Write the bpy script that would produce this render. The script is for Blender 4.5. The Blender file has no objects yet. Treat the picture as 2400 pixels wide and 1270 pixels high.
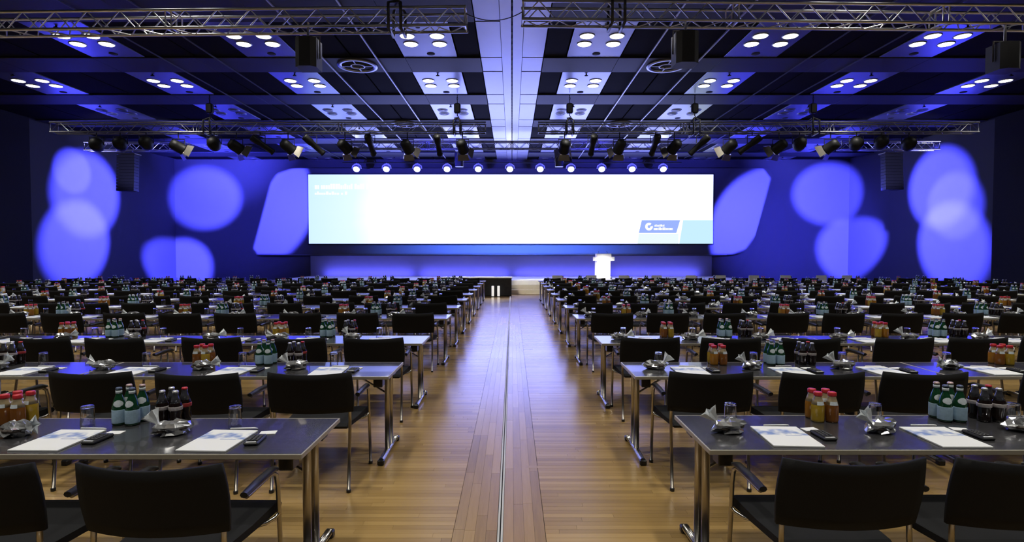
import bpy, math, random
from mathutils import Vector, Matrix
random.seed(7)
C = bpy.context.scene.collection
SC = bpy.context.scene
PI = math.pi

# ------------------------------------------------------------------ camera
F_PX, CAM_H = 1300.0, 1.70
PITCH = math.atan(38.0 / F_PX)
cam_d = bpy.data.cameras.new('camera')
cam = bpy.data.objects.new('camera', cam_d)
C.objects.link(cam)
cam.location = (0, 0, CAM_H)
cam.rotation_euler = (PI / 2 - PITCH, 0, 0)
cam_d.sensor_width = 36.0
cam_d.lens = 36.0 * F_PX / 2400.0
cam_d.clip_start = 0.05
cam_d.clip_end = 200
SC.camera = cam
SC.view_settings.view_transform = 'Standard'
SC.view_settings.look = 'None'
SC.view_settings.exposure = 0.0
SC.view_settings.gamma = 1.0
SC.view_settings.use_curve_mapping = False
SC.cycles.max_bounces = 7
SC.cycles.diffuse_bounces = 3
SC.cycles.glossy_bounces = 3
SC.cycles.transmission_bounces = 6
SC.cycles.caustics_refractive = False

def ray(px, py):
    u, v = (px - 1200.0) / F_PX, (635.0 - py) / F_PX
    c, s = math.cos(PITCH), math.sin(PITCH)
    return Vector((u, c + v * s, v * c - s))
def at_y(px, py, Y):
    d = ray(px, py)
    return Vector((0, 0, CAM_H)) + d * (Y / d.y)
def at_x(px, py, X):
    d = ray(px, py)
    return Vector((0, 0, CAM_H)) + d * (X / d.x)
def at_z(px, py, Z):
    d = ray(px, py)
    return Vector((0, 0, CAM_H)) + d * ((Z - CAM_H) / d.z)

# ------------------------------------------------------------------ world
w = bpy.data.worlds.new('world')
SC.world = w
w.use_nodes = True
w.node_tree.nodes['Background'].inputs[0].default_value = (0.25, 0.3, 0.8, 1)
w.node_tree.nodes['Background'].inputs[1].default_value = 0.002

# ------------------------------------------------------------------ main dimensions
CEIL = 6.70
YW = 29.3           # back wall
XW = 17.75          # side walls
YSTAGE, ZSTAGE = 24.4, 0.58
YT1, YT2, ZT = 9.3, 17.3, 5.62      # the two big trusses
BLUE = (0.058, 0.060, 1.0)
WHITE = (1.0, 0.96, 0.86)

# ------------------------------------------------------------------ lights
def spot_light(name, src, tgt, half, energy, color, blend=0.25, radius=0.06):
    l = bpy.data.lights.new(name, 'SPOT')
    l.energy = energy
    l.color = color
    l.spot_size = min(2 * half, 3.0)
    l.spot_blend = blend
    l.shadow_soft_size = radius
    o = bpy.data.objects.new(name, l)
    C.objects.link(o)
    o.location = src
    o.rotation_euler = (Vector(tgt) - Vector(src)).to_track_quat('-Z', 'Y').to_euler()
    return o

KB = 118.0
def wall_blob(src, tgt, r, k=1.0, blend=0.55, color=BLUE):
    """a profile spotlight on a truss throwing a round blue pool on a wall"""
    src, tgt = Vector(src), Vector(tgt)
    d = (tgt - src).length
    return spot_light('blue_profile_beam', src, tgt, math.atan(1.09 * r / d), KB * k * d * d * 10, color, blend)

# side walls
wall_blob((-8.0, 26.3, 5.5), at_x(209, 455, -XW), 1.85)
wall_blob((-8.0, 26.0, 5.5), at_x(184, 565, -XW), 1.78)
wall_blob((-8.0, 26.3, 5.5), at_x(172, 402, -XW), 0.95, 0.6)
wall_blob((8.0, 26.3, 5.5), at_x(2198, 440, XW), 1.75)
wall_blob((8.0, 26.0, 5.5), at_x(2232, 480, XW), 1.4, 0.6)
wall_blob((8.0, 26.0, 5.5), at_x(2226, 572, XW), 1.82)
# back wall corners
wall_blob((-9.0, 18.3, 4.8), at_y(486, 464, YW), 1.72)
wall_blob((-12.5, 18.3, 4.8), at_y(424, 632, YW), 1.7)
wall_blob((9.0, 18.3, 4.8), at_y(1938, 455, YW), 1.7)
wall_blob((12.0, 18.3, 4.8), at_y(1992, 588, YW), 1.75)
# soft washes
wall_blob((12.0, 18.3, 4.8), at_y(1850, 545, YW), 4.6, 0.15, 1.0)
wall_blob((-12.0, 18.3, 4.8), at_y(560, 500, YW), 4.6, 0.055, 1.0)
wall_blob((-9.0, 18.5, 4.8), (-XW, 25.6, 2.6), 4.0, 0.025, 1.0)
wall_blob((9.0, 18.5, 4.8), (XW, 25.6, 2.6), 4.0, 0.03, 1.0)
# washes thrown up at the ceiling over the stage
wall_blob((-13.0, 21.9, 4.4), at_z(505, 352, CEIL), 2.8, 0.55, 1.0)
wall_blob((12.5, 21.9, 4.4), at_z(1890, 345, CEIL), 1.9, 0.30, 1.0)
for X in (-8.0, 8.0, -3.0, 3.0):
    wall_blob((X, 21.9, 4.4), (X, 25.2, CEIL), 3.2, 0.22, 1.0)
# unseen lamps added below to brighten the short wing trusses
wall_blob((-13.0, 17.9, 3.9), (-14.1, 21.0, 5.8), 1.9, 0.05, 0.5, (0.35, 0.36, 1.0))
wall_blob((13.0, 17.9, 3.9), (14.1, 21.0, 5.8), 1.9, 0.05, 0.5, (0.35, 0.36, 1.0))

def shutter_light(src, tgt, r, edges, k, blend=0.22, color=BLUE):
    """profile spotlight whose framing shutters are pushed in along edges of the board; each edge keeps the side of its third point"""
    o = wall_blob(src, tgt, r, k, blend, color)
    l = o.data
    l.use_nodes = True
    nt = l.node_tree
    qi = (Vector(tgt) - Vector(src)).to_track_quat('-Z', 'Y').inverted()
    tc = nt.nodes.new('ShaderNodeTexCoord')
    em = nt.nodes['Emission']
    last = None
    for p0, p1, keep in edges:
        a, b, c = [qi @ (Vector(p) - Vector(src)) for p in (p0, p1, keep)]
        n = a.cross(b).normalized()           # plane through the lamp and the edge
        if n.dot(c) < 0: n = -n
        dp = nt.nodes.new('ShaderNodeVectorMath'); dp.operation = 'DOT_PRODUCT'
        dp.inputs[1].default_value = n
        mp = nt.nodes.new('ShaderNodeMapRange')
        mp.inputs[1].default_value = 0.0
        mp.inputs[2].default_value = 0.003
        nt.links.new(tc.outputs['Normal'], dp.inputs[0])
        nt.links.new(dp.outputs['Value'], mp.inputs[0])
        if last is None: last = mp.outputs[0]
        else:
            mu = nt.nodes.new('ShaderNodeMath'); mu.operation = 'MULTIPLY'
            nt.links.new(last, mu.inputs[0]); nt.links.new(mp.outputs[0], mu.inputs[1]); last = mu.outputs[0]
    nt.links.new(last, em.inputs['Strength'])
    return o

YB = 28.98          # front face of the parallelogram board
MID = at_y(1200, 490, YB)
BOT = (at_y(500, 596, YB), at_y(1900, 596, YB), MID)
TOPE = (at_y(500, 394, YB), at_y(1900, 394, YB), MID)
shutter_light((-12.0, 18.3, 4.8), at_y(582, 468, YB), 3.45, [(at_y(589, 597, YB), at_y(643, 394, YB), MID), BOT, TOPE,
    (at_y(628.5, 436.5, YB), at_y(649, 406.5, YB), MID), (at_y(649, 406.5, YB), at_y(684, 394.5, YB), MID), (at_y(604, 597, YB), at_y(590.5, 578, YB), MID)], 0.72)
shutter_light((12.0, 18.3, 4.8), at_y(1820, 545, YB), 3.5, [(at_y(1760, 597, YB), at_y(1813, 394, YB), MID), BOT, TOPE,
    (at_y(1714, 596.5, YB), at_y(1747.5, 584.5, YB), MID), (at_y(1747.5, 584.5, YB), at_y(1768, 556, YB), MID), (at_y(1790, 394.5, YB), at_y(1808.5, 420, YB), MID)], 0.72)

# unseen framed wash added to brighten the strip of board under the screen
shutter_light((0, 18.3, 4.8), at_y(1200, 584, YB), 8.5, [(at_y(500, 572, YB), at_y(1900, 572, YB), at_y(1200, 590, YB)), BOT], 0.42, 1.0, (0.07, 0.16, 1.0))
# blue uplight wash along the foot of the stage backdrop
for i in range(4):
    l = bpy.data.lights.new('stage_uplight_wash', 'AREA')
    l.shape = 'RECTANGLE'; l.size = 4.6; l.size_y = 0.12
    l.energy = 75; l.color = (0.1, 0.1, 1.0)
    o = bpy.data.objects.new('stage_uplight_wash', l)
    C.objects.link(o)
    o.location = (-7.5 + 5.0 * i, 28.85, ZSTAGE + 0.06)
    o.rotation_euler = (Vector((0, 0.75, 0.8))).to_track_quat('-Z', 'Y').to_euler()

spot_light('added_board_fill', (0, 17.3, 5.0), (0, 29.2, 1.6), 0.42, 500, (0.30, 0.42, 1.0), 1.0, 0.2)  # unseen lamp added to brighten the board strip and backdrop centre
spot_light('backlight_beam', (-1.3, 26.8, 5.4), (-1.45, 23.0, 0.8), 0.32, 3000, (1.0, 0.98, 0.95), 0.8, 0.15)
spot_light('backlight_beam', (1.3, 26.8, 5.4), (1.0, 24.0, 0.5), 0.30, 900, (1.0, 0.98, 0.95), 0.8, 0.15)
LAMP_COLS = [2.05, 6.0, 9.92, 13.78]
LAMP_ROWS = [13.08 + 3.24 * k for k in range(-4, 6)]
DOWN_W = 370
def lamp_lit(col, Y):
    if Y > 17: return False
    return not (8.5 < Y < 11 and col == 0)
for Y in LAMP_ROWS:
    for ci, cx in enumerate(LAMP_COLS):
        for s in (-1, 1):
            if lamp_lit(ci, Y):
                spot_light('downlight_beam', (s * cx, Y, CEIL - 0.12), (s * cx, Y, 0), 0.80, DOWN_W, WHITE, 0.8, 0.2)

# ------------------------------------------------------------------ materials
MATS = {}
def P(name, col, rough=0.5, metal=0.0, spec=0.5, coat=0.0, noise=0.0, nscale=20.0, bump=0.0, bscale=200.0,
      emit=None, estr=0.0, trans=0.0, ior=1.5, alpha=1.0):
    if name in MATS: return MATS[name]
    m = bpy.data.materials.new(name)
    m.use_nodes = True
    nt = m.node_tree
    b = nt.nodes['Principled BSDF']
    b.inputs['Base Color'].default_value = (*col, 1)
    b.inputs['Roughness'].default_value = rough
    b.inputs['Metallic'].default_value = metal
    b.inputs['Specular IOR Level'].default_value = spec
    b.inputs['Coat Weight'].default_value = coat
    b.inputs['Transmission Weight'].default_value = trans
    b.inputs['IOR'].default_value = ior
    b.inputs['Alpha'].default_value = alpha
    if emit:
        b.inputs['Emission Color'].default_value = (*emit, 1)
        b.inputs['Emission Strength'].default_value = estr
    if noise or bump:
        tc = nt.nodes.new('ShaderNodeTexCoord')
    if noise:
        n = nt.nodes.new('ShaderNodeTexNoise'); n.inputs['Scale'].default_value = nscale
        n.inputs['Detail'].default_value = 4
        nt.links.new(tc.outputs['Object'], n.inputs['Vector'])
        mx = nt.nodes.new('ShaderNodeMix'); mx.data_type = 'RGBA'
        mx.inputs['A'].default_value = (*[c * (1 - noise) for c in col], 1)
        mx.inputs['B'].default_value = (*[min(1, c * (1 + noise)) for c in col], 1)
        nt.links.new(n.outputs['Fac'], mx.inputs['Factor'])
        nt.links.new(mx.outputs['Result'], b.inputs['Base Color'])
    if bump:
        n2 = nt.nodes.new('ShaderNodeTexNoise'); n2.inputs['Scale'].default_value = bscale
        nt.links.new(tc.outputs['Object'], n2.inputs['Vector'])
        bp = nt.nodes.new('ShaderNodeBump'); bp.inputs['Strength'].default_value = bump
        bp.inputs['Distance'].default_value = 0.01
        nt.links.new(n2.outputs['Fac'], bp.inputs['Height'])
        nt.links.new(bp.outputs['Normal'], b.inputs['Normal'])
    MATS[name] = m
    return m

def emission(name, col, strength):
    if name in MATS: return MATS[name]
    m = bpy.data.materials.new(name); m.use_nodes = True
    nt = m.node_tree
    nt.nodes.remove(nt.nodes['Principled BSDF'])
    e = nt.nodes.new('ShaderNodeEmission')
    e.inputs[0].default_value = (*col, 1); e.inputs[1].default_value = strength
    nt.links.new(e.outputs[0], nt.nodes['Material Output'].inputs[0])
    MATS[name] = m
    return m

def wood(name, along_x):
    m = bpy.data.materials.new(name); m.use_nodes = True
    nt = m.node_tree; b = nt.nodes['Principled BSDF']
    geo = nt.nodes.new('ShaderNodeNewGeometry')
    at = nt.nodes.new('ShaderNodeAttribute'); at.attribute_name = 'shade'
    mp = nt.nodes.new('ShaderNodeMapping')
    mp.inputs['Scale'].default_value = (1.3, 26, 1) if along_x else (26, 1.3, 1)
    nt.links.new(geo.outputs['Position'], mp.inputs['Vector'])
    cb = nt.nodes.new('ShaderNodeVectorMath'); cb.operation = 'ADD'
    mul = nt.nodes.new('ShaderNodeMath'); mul.operation = 'MULTIPLY'; mul.inputs[1].default_value = 37.0
    cmb = nt.nodes.new('ShaderNodeCombineXYZ')
    nt.links.new(at.outputs['Fac'], mul.inputs[0])
    nt.links.new(mul.outputs[0], cmb.inputs[2])
    nt.links.new(mp.outputs[0], cb.inputs[0]); nt.links.new(cmb.outputs[0], cb.inputs[1])
    n = nt.nodes.new('ShaderNodeTexNoise'); n.inputs['Scale'].default_value = 1.6
    n.inputs['Detail'].default_value = 6; n.inputs['Roughness'].default_value = 0.65
    n.inputs['Distortion'].default_value = 0.6
    nt.links.new(cb.outputs[0], n.inputs['Vector'])
    r1 = nt.nodes.new('ShaderNodeValToRGB')
    e = r1.color_ramp.elements
    e[0].position = 0.0; e[0].color = (0.21, 0.130, 0.046, 1)
    e[1].position = 1.0; e[1].color = (0.47, 0.310, 0.118, 1)
    mid = r1.color_ramp.elements.new(0.5); mid.color = (0.34, 0.215, 0.076, 1)
    ad = nt.nodes.new('ShaderNodeMath'); ad.operation = 'MULTIPLY_ADD'
    ad.inputs[1].default_value = 0.55
    sb = nt.nodes.new('ShaderNodeMath'); sb.operation = 'MULTIPLY_ADD'
    sb.inputs[1].default_value = 0.55; sb.inputs[2].default_value = -0.05
    nt.links.new(at.outputs['Fac'], sb.inputs[0])
    nt.links.new(n.outputs['Fac'], ad.inputs[0]); nt.links.new(sb.outputs[0], ad.inputs[2])
    nt.links.new(ad.outputs[0], r1.inputs[0])
    nt.links.new(r1.outputs[0], b.inputs['Base Color'])
    b.inputs['Roughness'].default_value = 0.34
    b.inputs['Specular IOR Level'].default_value = 0.8
    n2 = nt.nodes.new('ShaderNodeTexNoise'); n2.inputs['Scale'].default_value = 0.9; n2.inputs['Detail'].default_value = 3
    nt.links.new(geo.outputs['Position'], n2.inputs['Vector'])
    mr = nt.nodes.new('ShaderNodeMapRange'); mr.inputs[3].default_value = 0.17; mr.inputs[4].default_value = 0.27
    nt.links.new(n2.outputs['Fac'], mr.inputs[0]); nt.links.new(mr.outputs[0], b.inputs['Roughness'])
    bp = nt.nodes.new('ShaderNodeBump'); bp.inputs['Strength'].default_value = 0.06; bp.inputs['Distance'].default_value = 0.01
    nt.links.new(n.outputs['Fac'], bp.inputs['Height']); nt.links.new(bp.outputs['Normal'], b.inputs['Normal'])
    return m
M_WOODX, M_WOODY = wood('parquet_crosswise', True), wood('parquet_lengthwise', False)

M_WALL = P('stage_wall_paint', (0.062, 0.062, 0.065), 0.8, noise=0.06, nscale=3)
M_BLACKWALL = P('black_wall_cloth', (0.012, 0.012, 0.014), 0.9, noise=0.2, nscale=8)
M_BACKDROP = P('stage_backdrop_panel', (0.20, 0.20, 0.21), 0.7, noise=0.05, nscale=4)
M_BOARD = P('board_white_satin', (0.062, 0.062, 0.065), 0.6, noise=0.04, nscale=4)
M_CEILBLACK = P('ceiling_black_panel', (0.010, 0.0095, 0.009), 0.7, noise=0.3, nscale=2, spec=0.02)
M_CEILBAND = P('ceiling_dark_band', (0.030, 0.030, 0.038), 0.5, noise=0.1, nscale=2, spec=0.20)
M_CEILLIGHT = P('ceiling_pale_metal_panel', (0.40, 0.41, 0.46), 0.30, 0.92, 0.5, noise=0.05, nscale=3)
M_STRIP = P('ceiling_centre_white', (0.46, 0.47, 0.52), 0.34, 0.75, 0.5, noise=0.05, nscale=3)
M_RAIL = P('ceiling_rail_metal', (0.6, 0.6, 0.64), 0.35, 0.6)
M_RAILD = P('dark_ceiling_rail', (0.10, 0.10, 0.12), 0.5, 0.3, noise=0.1)
M_LAMPON = emission('lamp_disc_lit', (1.0, 0.98, 0.95), 9.0)
M_LAMPOFF = P('lamp_disc_unlit', (0.10, 0.11, 0.15), 0.25)
M_ALU = P('truss_aluminium', (0.62, 0.62, 0.64), 0.3, 1.0, noise=0.1, nscale=6)
M_BLACKMETAL = P('black_painted_metal', (0.008, 0.008, 0.009), 0.5, spec=0.2, noise=0.2, nscale=30)
M_BLACKPLASTIC = P('black_plastic', (0.014, 0.014, 0.016), 0.35, noise=0.2, nscale=60)
M_GRILLE = P('speaker_grille', (0.02, 0.02, 0.022), 0.6, bump=0.6, bscale=400)
M_CHROME = P('chrome_tube', (0.55, 0.53, 0.50), 0.22, 1.0, noise=0.05, nscale=20)
M_CHROMEDARK = P('satin_steel_tube', (0.40, 0.37, 0.33), 0.28, 1.0, noise=0.08, nscale=20)
M_FABRIC = P('black_mesh_fabric', (0.0085, 0.0088, 0.0100), 0.8, noise=0.25, nscale=200, bump=0.15, bscale=600, spec=0.25)
M_TOP = P('dark_grey_laminate', (0.036, 0.035, 0.038), 0.25, noise=0.10, nscale=40, spec=1.0, coat=0.3)
M_EDGE = P('beige_table_edging', (0.36, 0.33, 0.27), 0.4, noise=0.08, nscale=30)
M_PAPER = P('white_paper', (0.90, 0.91, 0.93), 0.6, noise=0.03, nscale=30)
M_LECTERN = P('white_lectern_lacquer', (0.85, 0.85, 0.86), 0.35, noise=0.03, nscale=8)
M_STAGE = P('stage_white_edge', (0.80, 0.78, 0.72), 0.5, noise=0.05, nscale=6)
M_STEP = P('beige_step_board', (0.50, 0.45, 0.34), 0.5, noise=0.08, nscale=8)
M_DARKCLOTH = P('charcoal_desk_cloth', (0.030, 0.030, 0.032), 0.8, noise=0.4, nscale=12)
M_SEAMMETAL = P('floor_seam_metal', (0.55, 0.54, 0.47), 0.45, 0.2)
M_DARKGAP = P('dark_gap', (0.008, 0.008, 0.008), 0.8, noise=0.1)
M_GLASS = P('clear_glass', (1, 1, 1), 0.02, trans=1.0, ior=1.45, noise=0.0)
M_FILM = P('crumpled_clear_film', (0.78, 0.81, 0.88), 0.12, 0.8, noise=0.3, nscale=60)
M_FILMW = P('twisted_film_end', (0.80, 0.84, 0.92), 0.25, 0.15, noise=0.2, nscale=60)
M_COOKIE = P('dark_biscuit', (0.035, 0.022, 0.016), 0.6, noise=0.5, nscale=60, bump=0.5, bscale=150)
M_GREENGLASS = P('green_bottle_glass', (0.010, 0.055, 0.022), 0.06, spec=0.6, noise=0.2, nscale=30)
M_WLABEL = P('pale_blue_paper_label', (0.36, 0.52, 0.66), 0.55, noise=0.25, nscale=55)
M_WOVAL = P('white_oval_label', (0.62, 0.68, 0.72), 0.5, noise=0.2, nscale=90)
M_CAPSILVER = P('silver_bottle_cap', (0.70, 0.70, 0.72), 0.3, 0.7, noise=0.05)
M_CAPBLUE = P('blue_grey_bottle_cap', (0.10, 0.13, 0.20), 0.35, 0.3, noise=0.05)
M_COLA = P('dark_cola_glass', (0.014, 0.008, 0.007), 0.05, spec=0.6, noise=0.2, nscale=30)
M_COLANECK = P('empty_cola_neck_glass', (0.05, 0.05, 0.06), 0.05, spec=0.8, noise=0.2, nscale=30)
M_COLABAND = P('grey_cola_print_band', (0.40, 0.36, 0.36), 0.5, noise=0.45, nscale=120)
M_COLARED = P('red_cola_print_band', (0.38, 0.03, 0.03), 0.5, noise=0.4, nscale=120)
M_CAPRED = P('red_bottle_cap', (0.55, 0.03, 0.04), 0.35, noise=0.05)
M_JUICE = [P('orange_juice_bottle', (0.40, 0.17, 0.02), 0.08, spec=0.6, noise=0.25, nscale=25),
           P('amber_juice_bottle', (0.25, 0.09, 0.018), 0.08, spec=0.6, noise=0.25, nscale=25),
           P('yellow_juice_bottle', (0.48, 0.31, 0.03), 0.08, spec=0.6, noise=0.25, nscale=25)]
M_JNECK = P('clear_juice_neck', (0.42, 0.33, 0.20), 0.08, spec=0.8, noise=0.3, nscale=40)

def paper_print():
    m = bpy.data.materials.new('printed_brochure_cover'); m.use_nodes = True
    nt = m.node_tree; b = nt.nodes['Principled BSDF']
    tc = nt.nodes.new('ShaderNodeTexCoord'); sp = nt.nodes.new('ShaderNodeSeparateXYZ')
    nt.links.new(tc.outputs['Object'], sp.inputs[0])
    def band(sock, a, c, soft):
        m1 = nt.nodes.new('ShaderNodeMapRange'); m1.inputs[1].default_value = a; m1.inputs[2].default_value = a + soft
        m2 = nt.nodes.new('ShaderNodeMapRange'); m2.inputs[1].default_value = c; m2.inputs[2].default_value = c - soft
        nt.links.new(sock, m1.inputs[0]); nt.links.new(sock, m2.inputs[0])
        mu = nt.nodes.new('ShaderNodeMath'); mu.operation = 'MULTIPLY'
        nt.links.new(m1.outputs[0], mu.inputs[0]); nt.links.new(m2.outputs[0], mu.inputs[1])
        return mu.outputs[0]
    area = band(sp.outputs['Y'], 0.0, 0.12, 0.02)
    n = nt.nodes.new('ShaderNodeTexNoise'); n.inputs['Scale'].default_value = 14; n.inputs['Detail'].default_value = 2
    nt.links.new(tc.outputs['Object'], n.inputs['Vector'])
    mr = nt.nodes.new('ShaderNodeMapRange'); mr.inputs[1].default_value = 0.40; mr.inputs[2].default_value = 0.62
    nt.links.new(n.outputs['Fac'], mr.inputs[0])
    f = nt.nodes.new('ShaderNodeMath'); f.operation = 'MULTIPLY'
    nt.links.new(area, f.inputs[0]); nt.links.new(mr.outputs[0], f.inputs[1])
    mx = nt.nodes.new('ShaderNodeMix'); mx.data_type = 'RGBA'
    mx.inputs['A'].default_value = (0.91, 0.92, 0.94, 1); mx.inputs['B'].default_value = (0.20, 0.30, 0.62, 1)
    nt.links.new(f.outputs[0], mx.inputs['Factor'])
    # thin text line
    line = band(sp.outputs['Y'], 0.002, 0.010, 0.002)
    lx = band(sp.outputs['X'], 0.0, 0.09, 0.005)
    l2 = nt.nodes.new('ShaderNodeMath'); l2.operation = 'MULTIPLY'
    nt.links.new(line, l2.inputs[0]); nt.links.new(lx, l2.inputs[1])
    mx2 = nt.nodes.new('ShaderNodeMix'); mx2.data_type = 'RGBA'
    mx2.inputs['B'].default_value = (0.10, 0.16, 0.45, 1)
    nt.links.new(mx.outputs['Result'], mx2.inputs['A']); nt.links.new(l2.outputs[0], mx2.inputs['Factor'])
    nt.links.new(mx2.outputs['Result'], b.inputs['Base Color'])
    b.inputs['Roughness'].default_value = 0.45
    return m
M_PRINT = paper_print()

# ------------------------------------------------------------------ mesh tools
class MB:
    def __init__(s): s.v = []; s.f = []; s.mi = []; s.sm = []
    def add(s, vs, fs, mi=0, smooth=False):
        b = len(s.v)
        s.v += [tuple(x) for x in vs]
        s.f += [tuple(b + i for i in f) for f in fs]
        s.mi += [mi] * len(fs); s.sm += [smooth] * len(fs)
        return s
    def box(s, lo, hi, mi=0):
        x0, y0, z0 = lo; x1, y1, z1 = hi
        return s.add([(x0,y0,z0),(x1,y0,z0),(x1,y1,z0),(x0,y1,z0),(x0,y0,z1),(x1,y0,z1),(x1,y1,z1),(x0,y1,z1)],
              [(3,2,1,0),(4,5,6,7),(0,1,5,4),(1,2,6,5),(2,3,7,6),(3,0,4,7)], mi)
    def cbox(s, c, d, mi=0):
        return s.box([c[i]-d[i]/2 for i in range(3)], [c[i]+d[i]/2 for i in range(3)], mi)
    def bevbox(s, c, d, b, mi=0):
        """box with chamfered edges"""
        hx, hy, hz = [x/2 for x in d]
        ids = {}; vs = []
        for sx in (-1,1):
            for sy in (-1,1):
                for sz in (-1,1):
                    for ax in range(3):
                        h = [hx-b, hy-b, hz-b]; full = [hx,hy,hz]; h[ax] = full[ax]
                        ids[(sx,sy,sz,ax)] = len(vs)
                        vs.append((c[0]+sx*h[0], c[1]+sy*h[1], c[2]+sz*h[2]))
        fs = []
        I = ids
        for sx in (-1,1):
            q = [I[(sx,-1,-1,0)],I[(sx,1,-1,0)],I[(sx,1,1,0)],I[(sx,-1,1,0)]]; fs.append(q if sx>0 else q[::-1])
        for sy in (-1,1):
            q = [I[(-1,sy,-1,1)],I[(-1,sy,1,1)],I[(1,sy,1,1)],I[(1,sy,-1,1)]]; fs.append(q if sy>0 else q[::-1])
        for sz in (-1,1):
            q = [I[(-1,-1,sz,2)],I[(1,-1,sz,2)],I[(1,1,sz,2)],I[(-1,1,sz,2)]]; fs.append(q if sz>0 else q[::-1])
        for sx in (-1,1):
            for sy in (-1,1):
                q = [I[(sx,sy,-1,0)],I[(sx,sy,-1,1)],I[(sx,sy,1,1)],I[(sx,sy,1,0)]]; fs.append(q if sx*sy>0 else q[::-1])
            for sz in (-1,1):
                q = [I[(sx,-1,sz,0)],I[(sx,1,sz,0)],I[(sx,1,sz,2)],I[(sx,-1,sz,2)]]; fs.append(q if sx*sz>0 else q[::-1])
        for sy in (-1,1):
            for sz in (-1,1):
                q = [I[(-1,sy,sz,1)],I[(-1,sy,sz,2)],I[(1,sy,sz,2)],I[(1,sy,sz,1)]]; fs.append(q if sy*sz>0 else q[::-1])
        for sx in (-1,1):
            for sy in (-1,1):
                for sz in (-1,1):
                    q = [I[(sx,sy,sz,0)],I[(sx,sy,sz,1)],I[(sx,sy,sz,2)]]; fs.append(q if sx*sy*sz>0 else q[::-1])
        return s.add(vs, fs, mi)
    def tube(s, pts, r, n=8, mi=0, cap=True, flat=1.0):
        pts = [Vector(p) for p in pts]
        rr = r if isinstance(r, (list, tuple)) else [r]*len(pts)
        rings = []; up = None
        for i, p in enumerate(pts):
            t = (pts[min(i+1,len(pts)-1)] - pts[max(i-1,0)]).normalized()
            if up is None:
                up = Vector((0,0,1)) if abs(t.z) < 0.9 else Vector((0,1,0))
            a = t.cross(up).normalized(); b = a.cross(t).normalized(); up = b
            rings.append([p + a*math.cos(2*PI*k/n)*rr[i] + b*math.sin(2*PI*k/n)*rr[i]*flat for k in range(n)])
        vs = [v for rg in rings for v in rg]; fs = []
        for i in range(len(rings)-1):
            for k in range(n):
                k2 = (k+1) % n
                fs.append((i*n+k, (i+1)*n+k, (i+1)*n+k2, i*n+k2))
        s.add(vs, [f[::-1] for f in fs], mi, True)
        if cap:
            m = len(s.v) - len(vs)
            s.f += [tuple(m+k for k in range(n))[::1], tuple(m+(len(rings)-1)*n+k for k in range(n))[::-1]]
            s.mi += [mi, mi]; s.sm += [False, False]
        return s
    def lathe(s, prof, n=16, mi=0, c=(0,0,0), smooth=True, mids=None, caps=True):
        vs = []; fs = []
        for r, z in prof:
            for k in range(n):
                a = 2*PI*k/n
                vs.append((c[0]+r*math.cos(a), c[1]+r*math.sin(a), c[2]+z))
        for i in range(len(prof)-1):
            for k in range(n):
                k2 = (k+1) % n
                fs.append((i*n+k, i*n+k2, (i+1)*n+k2, (i+1)*n+k))
        b = len(s.v)
        s.add(vs, fs, mi, smooth)
        if mids:
            base = len(s.mi) - len(fs)
            for i in range(len(prof)-1):
                for k in range(n): s.mi[base + i*n + k] = mids[i]
        if not caps: return s
        if prof[0][0] > 1e-6:
            s.f.append(tuple(b+k for k in range(n))[::-1]); s.mi.append(mids[0] if mids else mi); s.sm.append(False)
        if prof[-1][0] > 1e-6:
            o = b+(len(prof)-1)*n
            s.f.append(tuple(o+k for k in range(n))); s.mi.append(mids[-1] if mids else mi); s.sm.append(False)
        return s
    def prism(s, poly, z0, z1, mi=0, axis='z'):
        """poly: list of 2d points counter-clockwise; extruded along an axis"""
        n = len(poly)
        def m(p, h):
            return (p[0], p[1], h) if axis == 'z' else (p[0], h, p[1])
        vs = [m(p, z0) for p in poly] + [m(p, z1) for p in poly]
        fs = [tuple(range(n))[::-1], tuple(range(n, 2*n))]
        for i in range(n):
            j = (i+1) % n
            fs.append((i, j, n+j, n+i))
        if axis == 'y': fs = [f[::-1] for f in fs]
        return s.add(vs, fs, mi)
    def mesh(s, name, mats):
        me = bpy.data.meshes.new(name)
        me.from_pydata(s.v, [], s.f)
        for m in (mats if isinstance(mats, (list, tuple)) else [mats]): me.materials.append(m)
        if any(s.mi): me.polygons.foreach_set('material_index', s.mi)
        me.polygons.foreach_set('use_smooth', s.sm)
        me.update()
        return me

def obj(name, me, parent=None, loc=None, rot=None, mat4=None):
    o = bpy.data.objects.new(name, me)
    C.objects.link(o)
    if parent is not None: o.parent = parent
    if mat4 is not None: o.matrix_local = mat4
    else:
        if loc is not None: o.location = loc
        if rot is not None: o.rotation_euler = rot
    return o
def part(name, mb, mats, parent=None, **k):
    return obj(name, mb.mesh(name, mats), parent, **k)
def tag(o, label, cat, group=None):
    o['label'] = label; o['category'] = cat
    if group: o['group'] = group
    return o
def thing(name, label, cat, loc=(0,0,0), rotz=0, group=None):
    o = bpy.data.objects.new(name, None); C.objects.link(o)
    o.empty_display_size = 0.1
    o.location = loc; o.rotation_euler = (0, 0, rotz)
    return tag(o, label, cat, group)
def struct(name, mb, mats):
    o = part(name, mb, mats); o['kind'] = 'structure'; return o
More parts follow.
